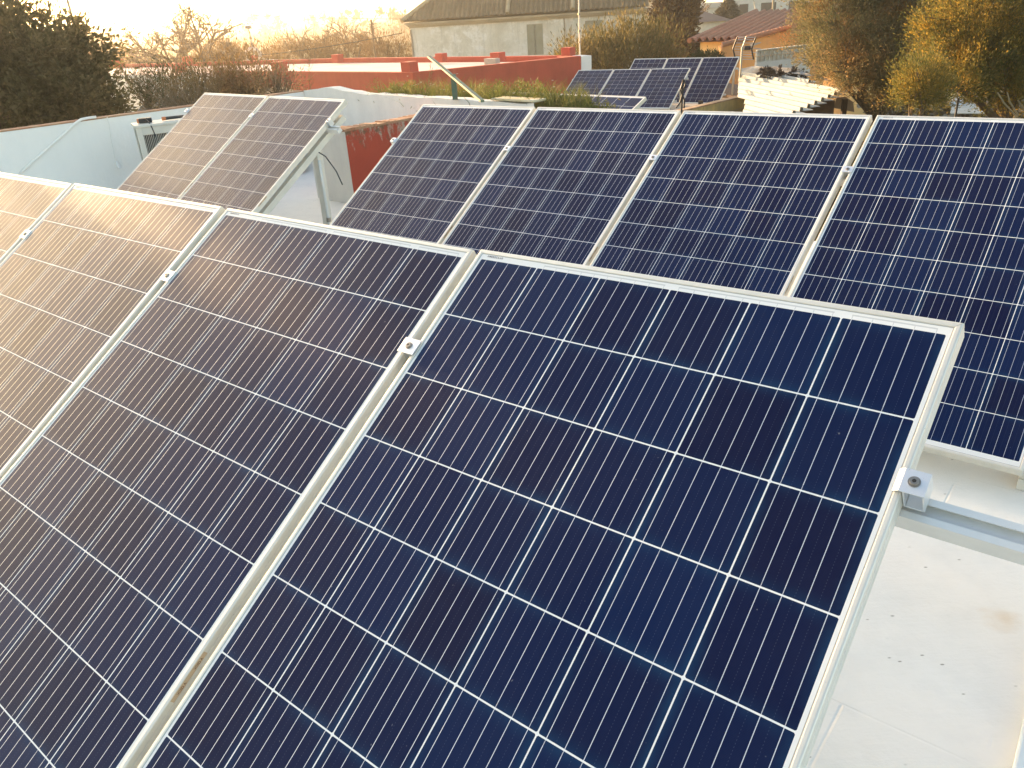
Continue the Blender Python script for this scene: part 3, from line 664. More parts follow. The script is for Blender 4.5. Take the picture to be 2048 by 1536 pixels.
V, F, T = weeds('w', 9000, lambda r, n: strip(r, n, .30, .95, .16, .8, .05), .03, .32, M['weed'], 5, .004, .5)
grass_o = tag(grassmesh('weeds', V, F, M['weed']), None, None, None, 'stuff')
# feathery leaves of the weeds
rng = np.random.default_rng(11); base = strip(rng, 17000, .28, .99, .16, .85, .07)
hh = .02+.21*rng.random(len(base))**1.4; hh = hh*(.62+.38*np.sin(base[:, 0]*9)*np.sin(base[:, 0]*23+1)+.35*np.sin(base[:, 0]*4.1+.6)); P = np.column_stack([base, .66+hh]); Dd = rng.normal(size=P.shape)*.7+np.array([0, 0, .7])
V, F = leaf_quads(P, Dd, .02+.03*rng.random(len(P)), np.full(len(P), .0035), rng)
tag(npmesh('weed_leaves', V, F, M['weed']), None, None, None, 'stuff')
ix = rng.choice(len(T), 130, replace=False); P = T[ix]; mb = MB()
for p in P:
    p = Vector(p); 
    for k in range(5):
        a = k*1.257; mb.add([p, p+Vector((math.cos(a)*.011, math.sin(a)*.011, .004)), p+Vector((math.cos(a+.6)*.012, math.sin(a+.6)*.012, .003)), p+Vector((math.cos(a+1.2)*.011, math.sin(a+1.2)*.011, .004))], [(0, 1, 2, 3)])
tag(obj('wild_flowers', mb, plain('petal_white', (.75, .72, .6), None, .6)), None, None, None, 'stuff')
# short rough weeds over the rest of the bank
def area2(r, n):
    k = max(1, n//25); i = r.integers(0, k, n); u = -.95+1.03*r.random(k); d = .3+2.3*r.random(k)
    return np.array(CN)[None, :2]+np.outer(u[i]*3.2, np.array(fdir)[:2])+np.outer(d[i], np.array(nrm)[:2])+r.normal(size=(n, 2))*.1
def area3(r, n):
    P = area2(r, n*3); ok = []
    for q in P:
        d = np.array([q[0], q[1], .66-CZ]); w_ = d@CF; xx = 1024+FPX*(d@CR)/w_
        if xx < 470+60*r.random(): ok.append(q)
    return np.array(ok[:n])
V, F, _ = weeds('w2', 9000, area3, .04, .20, M['weeddry'], 6, .004, .35)
tag(grassmesh('dry_grass', V, F, M['weeddry']), None, None, None, 'stuff')

# shrubs between the tree and the red wall: each of twigs and leaves
M['twig'] = plain('grey_twig', (.20, .15, .10), (.28, .21, .14), .9, 0, 5)
M['shrubleaf'] = leaf_mat('grey_shrub_leaf', [(.06, .065, .03), (.10, .10, .045), (.17, .15, .08)], .35, 2)
M['shrubdry'] = leaf_mat('dry_shrub_leaf', [(.13, .09, .05), (.20, .14, .07), (.29, .20, .11)], .35, 2)
def shrub(x, yb, Y, rx, h, label, m, seed, n=4500, size=.04, zb=.62):
    p = by(x, yb, Y); p.z = zb; s = thing('shrub', p, label, 'shrub', 'shrubs behind the parapet wall'); rnd = random.Random(seed); mb = MB(); tips = []
    for k in range(34):
        a = rnd.uniform(0, 6.283); l = rnd.uniform(.55, 1.05)*h; sp = rnd.uniform(.1, 1.)*rx; q = p.copy(); pts = [q.copy()]
        for j in range(4):
            q = q+Vector((math.cos(a)*sp/4+rnd.gauss(0, .02), math.sin(a)*sp/4+rnd.gauss(0, .02), l/4)); pts.append(q.copy())
        mb.tube(pts, .007, 3, .002, cap=False)
        for j in range(5):
            u = pts[rnd.randint(1, 4)]; mb.tube([u, u+Vector((rnd.gauss(0, .09), rnd.gauss(0, .09), rnd.uniform(.08, .26)))], .003, 3, .001, cap=False); tips.append(u)
    obj('stems', mb, M['twig'], s)
    V, F = crown([((p.x, p.y, p.z+h*.48), (rx*.9, rx*.8, h*.48))], n, size, seed, .30, .10, 26, .8, .8)
    npmesh('foliage', V, F, m, s); return s
shrub(300, 230, 10.9, .24, .42, 'small leafed shrub nearest to the dark tree, against the white house wall', M['shrubleaf'], 1, 1300, .032)
shrub(352, 225, 10.9, .40, .50, 'olive green shrub second from the dark tree', M['shrubleaf'], 2, 2800, .036)
shrub(425, 225, 11.2, .45, .50, 'broad dry brown shrub above the left brown panel', M['shrubdry'], 3, 3600, .04)
shrub(500, 225, 11.4, .45, .50, 'dry twiggy shrub behind the right brown panel', M['shrubdry'], 4, 3200, .04)
shrub(560, 210, 11.0, .36, .36, 'low dry shrub at the foot of the red wall, rightmost of the shrubs', M['shrubdry'], 5, 2000, .035)
shrub(385, 240, 9.95, .45, .30, 'low dry shrub close behind the brown panels', M['shrubdry'], 6, 2600, .035)
# tall single weeds
for (x, Y, h, nm) in ((622, 10.9, .55, 'single tall dry weed stalk standing before the red wall'), (858, 9.3, .45, 'tallest bushy weed before the red wall right of the green bar')):
    p = by(x, 185, Y); p.z = .62; s = thing('weed_stalk', p, nm, 'weed'); mb = MB(); rnd = random.Random(x)
    tip = p+Vector((.05, 0, h)); mb.tube([p, p+Vector((.0, .02, h*.5)), tip], .005, 4, .002)
    for k in range(14):
        t = rnd.uniform(.3, 1); q = p.lerp(tip, t); mb.tube([q, q+Vector((rnd.gauss(0, .07), rnd.gauss(0, .07), rnd.uniform(.03, .12)))], .003, 3, .001)
    obj('stalk', mb, M['weeddry'], s)

# ------------------------------------------------------------------ big dark tree at the left
M['bark'] = plain('grey_bark', (.13, .10, .07), (.08, .06, .045), .9, 0, 6, .5)
M['olive'] = leaf_mat('dark_olive_leaf', [(.055, .06, .030), (.09, .09, .045), (.135, .12, .065), (.20, .165, .09)], .45, .9)
def tree(name, base, lobes, n, size, m, label, seed, cat='tree', group=None, trunk_r=.16, **kw):
    base = Vector(base); s = thing(name, base, label, cat, group); rnd = random.Random(seed); mb = MB()
    cx = sum(l[0][0] for l in lobes)/len(lobes); cy = sum(l[0][1] for l in lobes)/len(lobes); zl = min(l[0][2]-l[1][2]*.3 for l in lobes)
    fork = Vector((base.x*.6+cx*.4, base.y*.6+cy*.4, base.z+(zl-base.z)*.75))
    mb.tube([base, base.lerp(fork, .5)+Vector((rnd.gauss(0, .08), rnd.gauss(0, .08), 0)), fork], trunk_r, 10, trunk_r*.7)
    obj('trunk', mb, M['bark'], s, None, True)
    mb = MB()
    for l in lobes:
        c = Vector(l[0]); r = l[1]; mid = fork.lerp(c, .55)+Vector((rnd.gauss(0, .15), rnd.gauss(0, .15), 0)); mb.tube([fork, mid, c], trunk_r*.5, 6, trunk_r*.16)
        for k in range(7):
            e = c+Vector((rnd.uniform(-1, 1)*r[0], rnd.uniform(-1, 1)*r[1], rnd.uniform(-.5, .9)*r[2])); mb.tube([mid.lerp(c, rnd.random()), e], trunk_r*.14, 4, .008)
    obj('limbs', mb, M['bark'], s)
    V, F = crown(lobes, n, size, seed, **kw); npmesh('crown', V, F, m, s); return s
def lob(x, y, Y, rx, ry, rz): p = by(x, y, Y); return ((p.x, p.y, p.z), (rx, ry, rz))
HY = 14.
tree('dark_evergreen_tree', (-9.6, 14.6, -3.2), [lob(20, 90, HY, 1.25, 1.3, .52), lob(-150, 70, HY+.5, 1.8, 1.5, .9), lob(95, 150, HY, .75, 1.1, .62), lob(60, 220, HY, 1.25, 1.2, .9), lob(165, 185, HY, .55, .9, .55),
     lob(180, 235, HY, .42, .8, .5), lob(-60, 200, HY, 1.6, 1.3, 1.1), lob(120, 110, HY+.4, .75, .9, .35), lob(-280, 60, HY+.5, 1.8, 1.3, 1.7), lob(-520, 0, HY, 2.2, 1.5, 2.6), lob(-800, 0, HY-1, 2.4, 1.5, 2.8), lob(-30, 45, HY, .6, .7, .3)],  # taller lobes out of view at the left are added to block the low sun
     150000, .085, M['olive'], 'big dark dense evergreen tree filling the left edge above the parapet wall', 21, aspect=.45, clump=.15, per=70, up=.15, spiky=.35, shell=.5)

# ------------------------------------------------------------------ neighbour house with a flat roof and red parapets
nh = thing('flat_roofed_house', (-6, 27, -3.2), 'low white house with a pale flat roof edged by dark red parapets', 'house')
z2 = .2
nL, MID, C1, RR_, FR, FM, FL = (bz(205, 140, z2), bz(432, 142, z2), bz(825, 145, z2), bz(1160, 112, z2), bz(1130, 111, z2), bz(680, 116, z2), bz(205, 129, z2))
FR = RR_+(FR-RR_)*1.3
hp = [nL, C1, RR_, FR, FM, FL]
obj('white_wall', MB().prism(hp, -3.2, .03), M['wallwhite'], nh)
obj('flat_roof', MB().prism([p for p in hp], .034, .05), plain('pale_pink_roof_coat', (.62, .50, .46), (.55, .42, .38), .8, 0, .9, .2, 5), nh)
M['redpar'] = plaster('dark_red_paint', (.46, .070, .040), (.38, .060, .034), .35, 1.6)
def par(a, b, t=.2, z1=z2, z0=-3.2):
    d = (b-a).normalized(); return MB().wall(a-Vector((d.y, -d.x, 0))*-.004, b, t, z0, z1)
obj('parapet', MB().wall(MID+Vector((-.01, -.01, 0)), C1+Vector((0, -.01, 0)), .2, -3.2, z2), M['redpar'], nh)
obj('parapet', MB().wall(C1+Vector((.01, -.012, 0)), RR_+Vector((.02, -.012, 0)), .2, -3.2, z2+.002), M['redpar'], nh)
obj('parapet', MB().wall(RR_+Vector((.024, .01, 0)), FR+Vector((.024, .0, 0)), .2, -3.2, z2-.003), M['redpar'], nh)
obj('parapet', MB().wall(FR, FM, .2, .052, z2+.001), M['redpar'], nh)
obj('parapet', MB().wall(FM, FL, .2, .052, z2-.002), M['redpar'], nh)
def blk(x, y0, y1, wpx, dz=.002):
    z = z2+dz; p = bz(x, y1-1, z); s = wpx/FPX*(p.y*.98)*.8; h = max(.16, (y1-y0)/FPX*p.y*.9)
    m = frame_at((p.x, p.y, 0), UX); mb = MB().box((-s/2, -.02, z-.1), (s/2, s*.8, z+h), m)
    return obj('parapet_block', mb, M['redpar'], nh, None, False, .01)
for a in ((351, 129, 141, 28), (552, 126, 143, 30), (813, 126, 145, 32), (1132, 97, 112, 26)): blk(*a)
for a in ((230, 121, 131, 20), (370, 115, 122, 22), (505, 113, 121, 14), (670, 112, 120, 22), (878, 113, 119, 22), (990, 111, 118, 28)): blk(*a)
e = RR_+Vector((.03, 0, 0)); m = frame_at((RR_.x, RR_.y, 0), (RR_-C1)); obj('white_slab_end', MB().box((.03, -.02, -.18), (.36, .6, .19), m), M['wallwhite'], nh)
for x, y, wd, nm in ((867, 122, 24, 'small grey concrete block on the pale flat roof behind the green bar'), (980, 130, 32, 'larger beige concrete block lying on the flat roof before the red parapet')):
    p = bz(x, y, .055); s = wd/FPX*p.y*.9; m = frame_at(p, UX); mb = MB().box((-s/2, 0, 0), (s/2, .2, s*.38), m); o_ = obj('concrete_block', mb, plain('raw_concrete', (.42, .37, .31), (.34, .3, .25), .9, 0, 8), None, p, False, .01); tag(o_, nm, 'block')
p = bz(508, 124, .055); mb = MB()
for k in range(4): mb.tube([(p.x+math.cos(t*.5)*(.26+.03*k), p.y+.03*k, .32+math.sin(t*.5)*(.22+.03*k)) for t in range(14)], .014, 5)
mb.tube([p+Vector((0, 0, .25)), p+Vector((.5, -.2, .1)), p+Vector((1.6, -1.2, .03)), p+Vector((2.6, -2.0, .02))], .014, 5)
tag(obj('cable_coil', mb, plain('pale_cable', (.6, .55, .5), None, .6), None, p), 'coil of pale cable hung on the far red parapet', 'cable')

# ------------------------------------------------------------------ tiled roofs
def tile_plane(o, e, s, width, tmax, hl=0., hr=0., sp=.22, step=.40, amp=.05):
    """half-round tiles; o eave corner, e eave dir, s up-slope dir; hl/hr slope of hips (t per metre of eave)"""
    o, e, s = Vector(o), Vector(e).normalized(), Vector(s).normalized(); n = e.cross(s).normalized(); mb = MB(); k = int(width/sp)
    for i in range(k):
        x0 = i*sp; xm = x0+sp/2; t1 = tmax
        if hl: t1 = min(t1, xm*hl)
        if hr: t1 = min(t1, (width-xm)*hr)
        ns = max(1, int(t1/step)); r_ = random.Random(i)
        for j in range(ns):
            a, b = j*t1/ns, (j+1)*t1/ns+.03; lift = .018 if step < 2 else .004; jz = r_.uniform(-.006, .006)
            xs = [0, .10, .28, .46, .64, .82, .9, 1.]; zs = [0, 0, .75, 1., .75, 0, -.15, -.1]
            v0 = [o+e*(x0+x*sp)+s*a+n*(z*amp+lift+jz) for x, z in zip(xs, zs)]; v1 = [o+e*(x0+x*sp*(.97)+.015*sp)+s*b+n*(z*amp*.85+jz) for x, z in zip(xs, zs)]
            m_ = len(xs); mb.add(v0+v1, [(q, q+1, q+1+m_, q+m_) for q in range(m_-1)])
    return mb
# old farmhouse
EL, ER = by(803, 40, 42.5), by(1293, 13, 41.); EL.z = ER.z = (EL.z+ER.z)/2; fd = (ER-EL).normalized(); fn = Vector((-fd.y, fd.x, 0)); FWD = (ER-EL).length; DEP = 8.
fh = thing('farmhouse', (EL+fd*FWD/2)*1-Vector((0, 0, 4.4)), 'old pale farmhouse with peeling whitewash and a mossy brown tiled hip roof', 'house')
t = NT('peeling_whitewash')
c = t.mix(t.ramp(t.noise(.55, 7, .7), .42, .58), (.74, .69, .57), (.60, .55, .43))
c = t.mix(t.ramp(t.noise(1.3, 7, .75), .50, .60), c, (.82, .78, .69))
c = t.mix(t.math('MULTIPLY', t.ramp(t.noise(1.6, 6, .7, t.scaled((4, 4, .4))), .5, .8), .5), c, (.33, .30, .24))
t.l(c, t.b.inputs['Base Color']); t.b.inputs['Roughness'].default_value = .9; t.bump(t.noise(9, 6, .7), .4, .03); M['farm'] = t.m
q0 = EL+fd*.32+fn*.3; q1 = EL+fd*(FWD-.02)+fn*.3; print('eave', EL, ER); zb = -3.2
def fpt(s, z, off=0.): return q0+fd*s+Vector((0, 0, z-q0.z))+fn*off
Lf = (q1-q0).length
def fs(x, y):   # photo pixel on the facade -> (s, z)
    d = Vector(((x-1024)/FPX*CR-(y-768)/FPX*CU+CF)); c0 = Vector((0, 0, CZ)); t_ = (q0-c0).dot(fn)/d.dot(fn); P = c0+d*t_; return (P-q0).dot(fd), P.z
wins = []
for (x0, y0, x1, y1) in ((1053, 49, 1085, 109), (1170, 42, 1204, 84)):
    s0, za = fs(x0, y0); s1, _ = fs(x1, y0); _, zb_ = fs(x1, y1); wins.append((s0, s1, zb_, za))
mb = MB(); xs = [0, wins[0][0], wins[0][1], wins[1][0], wins[1][1], Lf]
def fbox(s0, s1, z0, z1, o0, o1): 
    vs = [fpt(s, z, o) for z in (z0, z1) for s, o in ((s0, o0), (s1, o0), (s1, o1), (s0, o1))]
    return vs, [(0, 3, 2, 1), (4, 5, 6, 7), (0, 1, 5, 4), (1, 2, 6, 5), (2, 3, 7, 6), (3, 0, 4, 7)]
for i in range(5):
    if i in (1, 3):
        wi = wins[i//2]; mb.add(*fbox(xs[i], xs[i+1], -3.2, wi[2], 0, .4)); mb.add(*fbox(xs[i], xs[i+1], wi[3], EL.z-.2, 0, .4))
    else: mb.add(*fbox(xs[i], xs[i+1], -3.2, EL.z-.2, 0, .4))
mb.add(*fbox(0, .4, -3.2, EL.z-.2, .4, DEP)); mb.add(*fbox(Lf-.4, Lf, -3.2, EL.z-.2, .4, DEP)); mb.add(*fbox(.4, Lf-.4, -3.2, EL.z-.2, DEP-.4, DEP))
obj('wall', mb, M['farm'], fh)
shm = plain('faded_shutter_paint', (.30, .28, .19), (.36, .33, .24), .8, 0, 2)
for i, wi in enumerate(wins):
    m_ = (wi[0]+wi[1])/2; f = obj('window', MB().add(*fbox(wi[0], m_-.012, wi[2], wi[3], .03, .08)).add(*fbox(m_+.012, wi[1], wi[2], wi[3], .03, .08)), shm, fh)
    mb = MB()
    for zz in ((wi[2]*.6+wi[3]*.4),): mb.add(*fbox(wi[0]+.03, m_-.04, zz, zz+.025, .018, .0298)); mb.add(*fbox(m_+.04, wi[1]-.03, zz, zz+.025, .018, .0298))
    mb.add(*fbox(m_-.011, m_+.011, wi[2], wi[3]-.25, .05, .08)); obj('shutter_gap', mb, M['dark'], f)
    mb = MB()
    for k in range(14):
        r_ = random.Random(k+i*50); s = wi[0]-.18+(wi[1]-wi[0]+.3)*k/13; mb.add(*fbox(s, s+.14+r_.random()*.05, wi[3]+.002+r_.random()*.02, wi[3]+.16+r_.random()*.14, -.012-r_.random()*.006, -.001))
    obj('plaster_patch', mb, plain('bare_plaster', (.60, .57, .50), (.5, .47, .40), .9, 0, 3), f)
mb = MB(); mb.add(*fbox(-.05, Lf+.05, EL.z-.34, EL.z-.27, -.06, -.002)); mb.add(*fbox(-.12, Lf+.1, EL.z-.266, EL.z-.2, -.14, -.002)); mb.add(*fbox(-.2, Lf+.15, EL.z-.196, EL.z-.11, -.22, DEP+.1))
obj('cornice', mb, plain('stained_cornice', (.50, .42, .29), (.40, .33, .22), .9, 0, 1.5), fh)
sl = (fn*1+Vector((0, 0, .62))).normalized(); M['tilefarm'] = tile_mat('mossy_tiles', (.19, .125, .06), (.26, .18, .095), (.15, .12, .055))
o0 = EL+Vector((0, 0, -.04)); TM = 4.9
obj('roof', tile_plane(o0, fd, sl, FWD+.1, TM, 1.35, 0., .24, .42, .06), M['tilefarm'], fh)
rid = fpt(0, 0)
mb = MB(); hd = (fd*1/1.35*TM+sl*TM); mb.tube([o0+Vector((0, 0, .04)), o0+hd+Vector((0, 0, .08))], .11, 8)
for x, y, in ((1017, 22), (1147, 16)):
    s_, _ = fs(x, y+10); mb.tube([EL+fd*(s_+.3)+sl*.02+Vector((0, 0, .03)), EL+fd*(s_+.3)+sl*TM+Vector((0, 0, .05))], .10, 8)
obj('ridge_tiles', mb, plain('pale_ridge_mortar', (.36, .27, .15), (.42, .33, .2), .9, 0, 3), fh)
e2 = EL+fn*DEP; 
mb = MB().add([EL+Vector((0, 0, -.06)), ER+fd*.1+Vector((0, 0, -.06)), ER+fd*.1+sl*TM+Vector((0, 0, -.06)), EL+hd+Vector((0, 0, -.06)), EL+fn*(2*TM*.85)+Vector((0, 0, -.06)), ER+fd*.1+fn*(2*TM*.85)+Vector((0, 0, -.06))], [(0, 1, 2, 3), (0, 3, 4), (3, 2, 5, 4)])
obj('roof_deck', mb, M['tilefarm'], fh)
s_, z_ = fs(1128, 30)
mb = MB().tube([fpt(s_, .85, -.05), fpt(s_+.02, .3, -.05), fpt(s_, -.4, -.05)], .035, 6)
mb.tube([fpt(s_+.35, .55, -.06), fpt(s_+.30, .2, -.05), fpt(s_+.35, -.5, -.05)], .02, 5)
s2, _ = fs(812, 60); mb.tube([fpt(.02, .75, -.06), fpt(.05, .2, -.06), fpt(.03, -.6, -.05)], .05, 6)
obj('drain_pipe', mb, plain('old_pipe', (.36, .30, .22), None, .8), fh)
p = bz(1162, 110, -.1); p = by(1160, 108, 25.2)
am = thing('white_mast', (p.x, p.y, -3.2), 'thin white pole rising in front of the farmhouse window', 'pole')
obj('pole', MB().tube([(p.x, p.y, -3.19), (p.x, p.y, 3.2)], .032, 8, .02), plain('dirty_white', (.62, .58, .5), None, .6), am)
for z in (.45, .75, 1.2): obj('joint', MB().tube([(p.x, p.y, z), (p.x, p.y, z+.05)], .042, 8), M['steel'], am)

# ------------------------------------------------------------------ far flat roof, its wall, shed roof, antenna
Y0, Y1 = bz(1392, 216, -.75), bz(1494, 192, -.75); yd = (Y1-Y0).normalized(); Y00 = Y0-yd*4.2; yn = Vector((-yd.y, yd.x, 0)); YC = bz(1474, 178, -1.0)
ah = thing('panel_roof_building', (4, 21, -3.2), 'low building whose flat roof carries the six small solar panels, with a stained yellow parapet', 'building')
rp = [Y00, Y1, Vector((YC.x, YC.y, 0)), Vector((6.2, 26.2, 0)), Vector((3.0, 27.2, 0)), Vector((2.95, 24.6, 0)), Vector((1.2, 21.0, 0)), Vector((.6, 17.6, 0))]
obj('wall', MB().prism(rp, -3.2, -1.02), plaster('yellow_wash', (.50, .40, .19), (.42, .34, .18), .5, 1.2), ah)
obj('flat_roof', MB().prism(rp, -1.016, -1.0), plain('grey_roof_screed', (.45, .41, .35), (.34, .3, .25), .9, 0, 1.5), ah)
obj('yellow_parapet', MB().wall(Y00, Y1+yd*.02, .16, -1.4, -.76), plaster('stained_yellow', (.70, .52, .20), (.40, .33, .18), .7, 2.), ah)
obj('coping', MB().wall(Y00-yn*.01, Y1+yd*.03-yn*.01, .20, -.757, -.73), plain('rust_coping', (.34, .20, .11), (.45, .32, .2), .9, 0, 6), ah)
# white metal shed roof with staggered sheets
sh = thing('metal_shed', (9, 22, -3.2), 'shed with a white ribbed metal roof and staggered sheet ends, beside the trees', 'shed')
mA, mB, mC = bz(1480, 143, -.5), bz(1704, 187, -.65), bz(1600, 226, -.72)
dl = (mB-mA).normalized(); dn = Vector((-dl.y, dl.x, 0)); dn = -dn if dn.dot(mC-mB) < 0 else dn
M['metal'] = plain('white_sheet_metal', (.44, .46, .44), (.37, .39, .37), .75, 0, .8, .08, 4, spec=.15)
wds = (mC-mB).dot(dn); NS = 9; sw = wds/ (NS-2.2)
print('shed', mA, mB, mC, wds)
for k in range(NS+4):
    if k == 0: end = (by(1627, 160, mA.y-3)-mA).dot(dl)+.4
    else: end = (mB-mA).dot(dl) + ((mC-mB).dot(dl))*max(0, (k-1))/(NS-3.2)
    mb = MB(); st = -2.2 if k > 0 else 0.; nr = 1; zk = -.035*k
    prof_ = []
    for r in range(nr):
        x = r*sw/nr; prof_ += [(x, 0), (x+sw/nr*.70, 0), (x+sw/nr*.74, .075), (x+sw/nr*.92, .075), (x+sw/nr*.96, 0)]
    prof_.append((sw+.02, .006)); vs0, vs1 = [], []
    st = -3.
    for _ in range(120):       # start clear of the panel building's corner
        q = mA+dn*((k-.5)*sw)+dl*st; dv = np.array([q.x, q.y, -.55-CZ]); ww = dv@CF; xx, yy = 1024+FPX*(dv@CR)/ww, 768-FPX*(dv@CU)/ww
        if xx > (1486 if yy < 188 else 1499): break
        st += .08
    for u, z in prof_:
        off = mA+dn*((k-1)*sw+u); zz = -.5-.05*((k-1)*sw+u)/wds+z
        for lst, q in ((vs0, st), (vs1, end)): lst.append(Vector((off.x+dl.x*q, off.y+dl.y*q, zz-.018*q)))
    n_ = len(prof_); mb.add(vs0+vs1, [(i, i+1, i+1+n_, i+n_) for i in range(n_-1)])
    mb.add([v-Vector((0, 0, .012)) for v in vs0+vs1], [(i+n_, i+1+n_, i+1, i) for i in range(n_-1)])
    obj('roof_sheet', mb, M['metal'], sh)
dkw = plain('dark_shed_interior', (.05, .035, .028), (.08, .055, .04), .9, 0, 3)
bl = (mB-mA).length
m_ = Matrix(((dl.x, dn.x, 0, mA.x), (dl.y, dn.y, 0, mA.y), (0, 0, 1, 0), (0, 0, 0, 1)))
mb = MB().box((-2.0, -.3, -3.2), (bl*.80, wds*.5, -.92), m_); obj('shed_wall', mb, plain('brown_boards', (.16, .10, .07), (.10, .07, .05), .9, 0, 4), sh)
for q, n2 in ((bl*.97, .05), (bl*.8, wds*.9), (bl*.6, wds*1.2)):
    a = mA+dl*q+dn*n2; obj('post', MB().bar((a.x, a.y, -3.19), (a.x, a.y, -.78), .1, .1, (0, 1, 0)), dkw, sh)
# old dark roofing and tarpaulin behind the shed
tpA = bz(1500, 146, -.45); mb = MB(); g_ = 14; rr2 = random.Random(4); tA, tB = bz(1496, 150, -.52), bz(1660, 158, -.52)
for i in range(g_+1):
    for j in range(7):
        p = tA.lerp(tB, i/g_)+Vector((-.2, 1, 0))*(j*.14-.1); mb.v.append((p.x, p.y, -.52+.10*math.sin(i*.25)+rr2.uniform(-.03, .03)+.02*j))
for i in range(g_):
    for j in range(6): mb.f.append((i*7+j, (i+1)*7+j, (i+1)*7+j+1, i*7+j+1))
tag(obj('old_roof_sheet', mb, plain('grey_fibre_sheet', (.40, .41, .39), (.16, .14, .12), .85, 0, 1.2, .4), None, tA), 'sagging grey roof sheet with black stains behind the white metal roof', 'roof sheet')
mb = MB(); c_ = bz(1535, 148, -.42)
V, F = crown([((c_.x, c_.y, -.42), (.3, .2, .05)), ((c_.x+.7, c_.y, -.44), (.4, .25, .03))], 700, .09, 77, .6, .04, 30, 0., .2)
o_ = npmesh('rag_heap', V, F, plain('black_brown_rags', (.05, .04, .035), (.12, .09, .07), .9), None, c_); tag(o_, 'heap of dark rags and old netting on the sagging roof sheet', 'heap')
# antenna
ap = bz(1478, 192, -1.0); at_ = thing('tv_antenna', ap, 'metal TV antenna with black reflector arms on a thin mast beside the panels', 'antenna')
top = Vector((ap.x, ap.y, .55)); zA = by(1487, 97, ap.y).z
obj('mast', MB().tube([ap, (ap.x, ap.y, zA+.06)], .028, 8), plain('galvanised_mast', (.5, .47, .4), None, .45, .5), at_)
ax = Vector((.80, -.35, .10)).normalized(); bx_ = Vector((0.15, .35, .92)).normalized(); sx_ = Vector((.93, .30, -.03)).normalized(); c0 = Vector((ap.x, ap.y, zA))
al = plain('antenna_aluminium', (.62, .60, .56), None, .35, .6); bk = plain('antenna_black', (.02, .015, .015), None, .5)
def ap_(x, y): return by(x, y, ap.y)
obj('boom', MB().bar(ap_(1484, 98), ap_(1520, 86), .035, .03).bar(ap_(1484, 98), ap_(1493, 73), .03, .03), al, at_)
refl = MB()
for (x0, y0, x1, y1) in ((1475, 74, 1512, 75), (1474, 79, 1511, 80), (1472, 86, 1509, 86), (1470, 93, 1507, 93), (1468, 98, 1506, 99), (1468, 104, 1506, 104), (1469, 108, 1506, 109), (1470, 113, 1507, 114), (1471, 118, 1507, 119)):
    refl.tube([ap_(x0, y0), ap_(x1, y1)], .009, 5)
obj('reflector_rods', refl, al, at_)
arms = MB()
for (x0, y0, x1, y1) in ((1475, 74, 1468, 92), (1468, 92, 1466, 99), (1466, 99, 1470, 115)): arms.bar(ap_(x0, y0), ap_(x1, y1), .035, .035)
obj('reflector_arm', arms, bk, at_); arms = MB()
for (x0, y0, x1, y1) in ((1512, 74, 1505, 92), (1505, 92, 1503, 98), (1503, 98, 1507, 119)): arms.bar(ap_(x0, y0), ap_(x1, y1), .035, .035)
obj('reflector_arm', arms, bk, at_)
dr = MB()
for (x0, y0, x1, y1) in ((1500, 89, 1522, 85), (1497, 96, 1521, 97), (1503, 104, 1519, 107)): dr.tube([ap_(x0, y0), ap_(x1, y1)], .010, 5)
obj('director_rods', dr, al, at_)
pd_ = ap_(1493, 96); obj('dipole_box', MB().tube([pd_+Vector((-.06, 0, 0)), pd_+Vector((.10, -.02, 0))], .055, 10), bk, at_)
# black cables on a rod between the small panels
kp_ = bz(1362, 215, -.1); kb_ = by(1362, 214, 12.2)
ck = thing('cable_post', (kb_.x, kb_.y, -.6), 'thin dark post wrapped with black cables in front of the small far panels', 'cable post')
obj('post', MB().tube([(kb_.x, kb_.y, -.59), by(1366, 160, 12.2)], .014, 6), M['black'], ck)
mb = MB(); mb.tube([by(1367, 158, 12.2), by(1371, 168, 12.2), by(1366, 185, 12.2), by(1360, 205, 12.2), by(1352, 216, 12.2)], .012, 6).tube([by(1367, 160, 12.2), by(1361, 180, 12.2), by(1369, 200, 12.2), by(1368, 216, 12.2)], .013, 6)
obj('cables', mb, M['black'], ck)

# ------------------------------------------------------------------ cream and orange house
ca = thing('cream_house', (9, 30, -3.2), 'cream and orange house with a ribbed brown tile roof and brick chimney', 'house')
A_ = bz(1378, 85, 0.); ce = Vector((.8, -.6, 0)); cs_ = Vector((.6, .8, 0)); B_ = bz(1496, 27, .70); run = (B_-A_).dot(cs_); css = (cs_*run+Vector((0, 0, .70))).normalized(); TL = (cs_*run+Vector((0, 0, .70))).length
M['tilebrown'] = tile_mat('brown_tiles', (.34, .16, .09), (.42, .21, .12), (.24, .11, .065))
obj('roof', tile_plane(A_+Vector((0, 0, .03)), ce, css, 7.6, TL, 14., 0., .27, 3.2, .12), M['tilebrown'], ca)
obj('roof_deck', MB().add([A_, A_+ce*7.6, A_+ce*7.6+css*TL, A_+css*TL+ce*.3, A_+cs_*run*2, A_+ce*7.6+cs_*run*2], [(0, 1, 2, 3), (3, 2, 5, 4)]), M['tilebrown'], ca)
obj('verge_tiles', MB().tube([A_+Vector((0, 0, .06)), A_+css*TL+ce*.33+Vector((0, 0, .08))], .09, 8), M['tilebrown'], ca)
cw0 = A_+ce*.30+cs_*.30; mb = MB(); 
mb.add([(p.x, p.y, z) for z in (-3.2, .0) for p in (cw0, cw0+ce*7, cw0+ce*7+cs_*(2*run-.8), cw0+cs_*(2*run-.8))], [(0, 3, 2, 1), (4, 5, 6, 7), (0, 1, 5, 4), (1, 2, 6, 5), (2, 3, 7, 6), (3, 0, 4, 7)])
obj('cream_wall', mb, plaster('cream_paint', (.82, .68, .32), (.62, .50, .24), .15, 1.), ca)
V0, V1, V2 = by(1443, 93, 26.6), by(1512, 75, 26.6), by(1660, 37, 26.6)
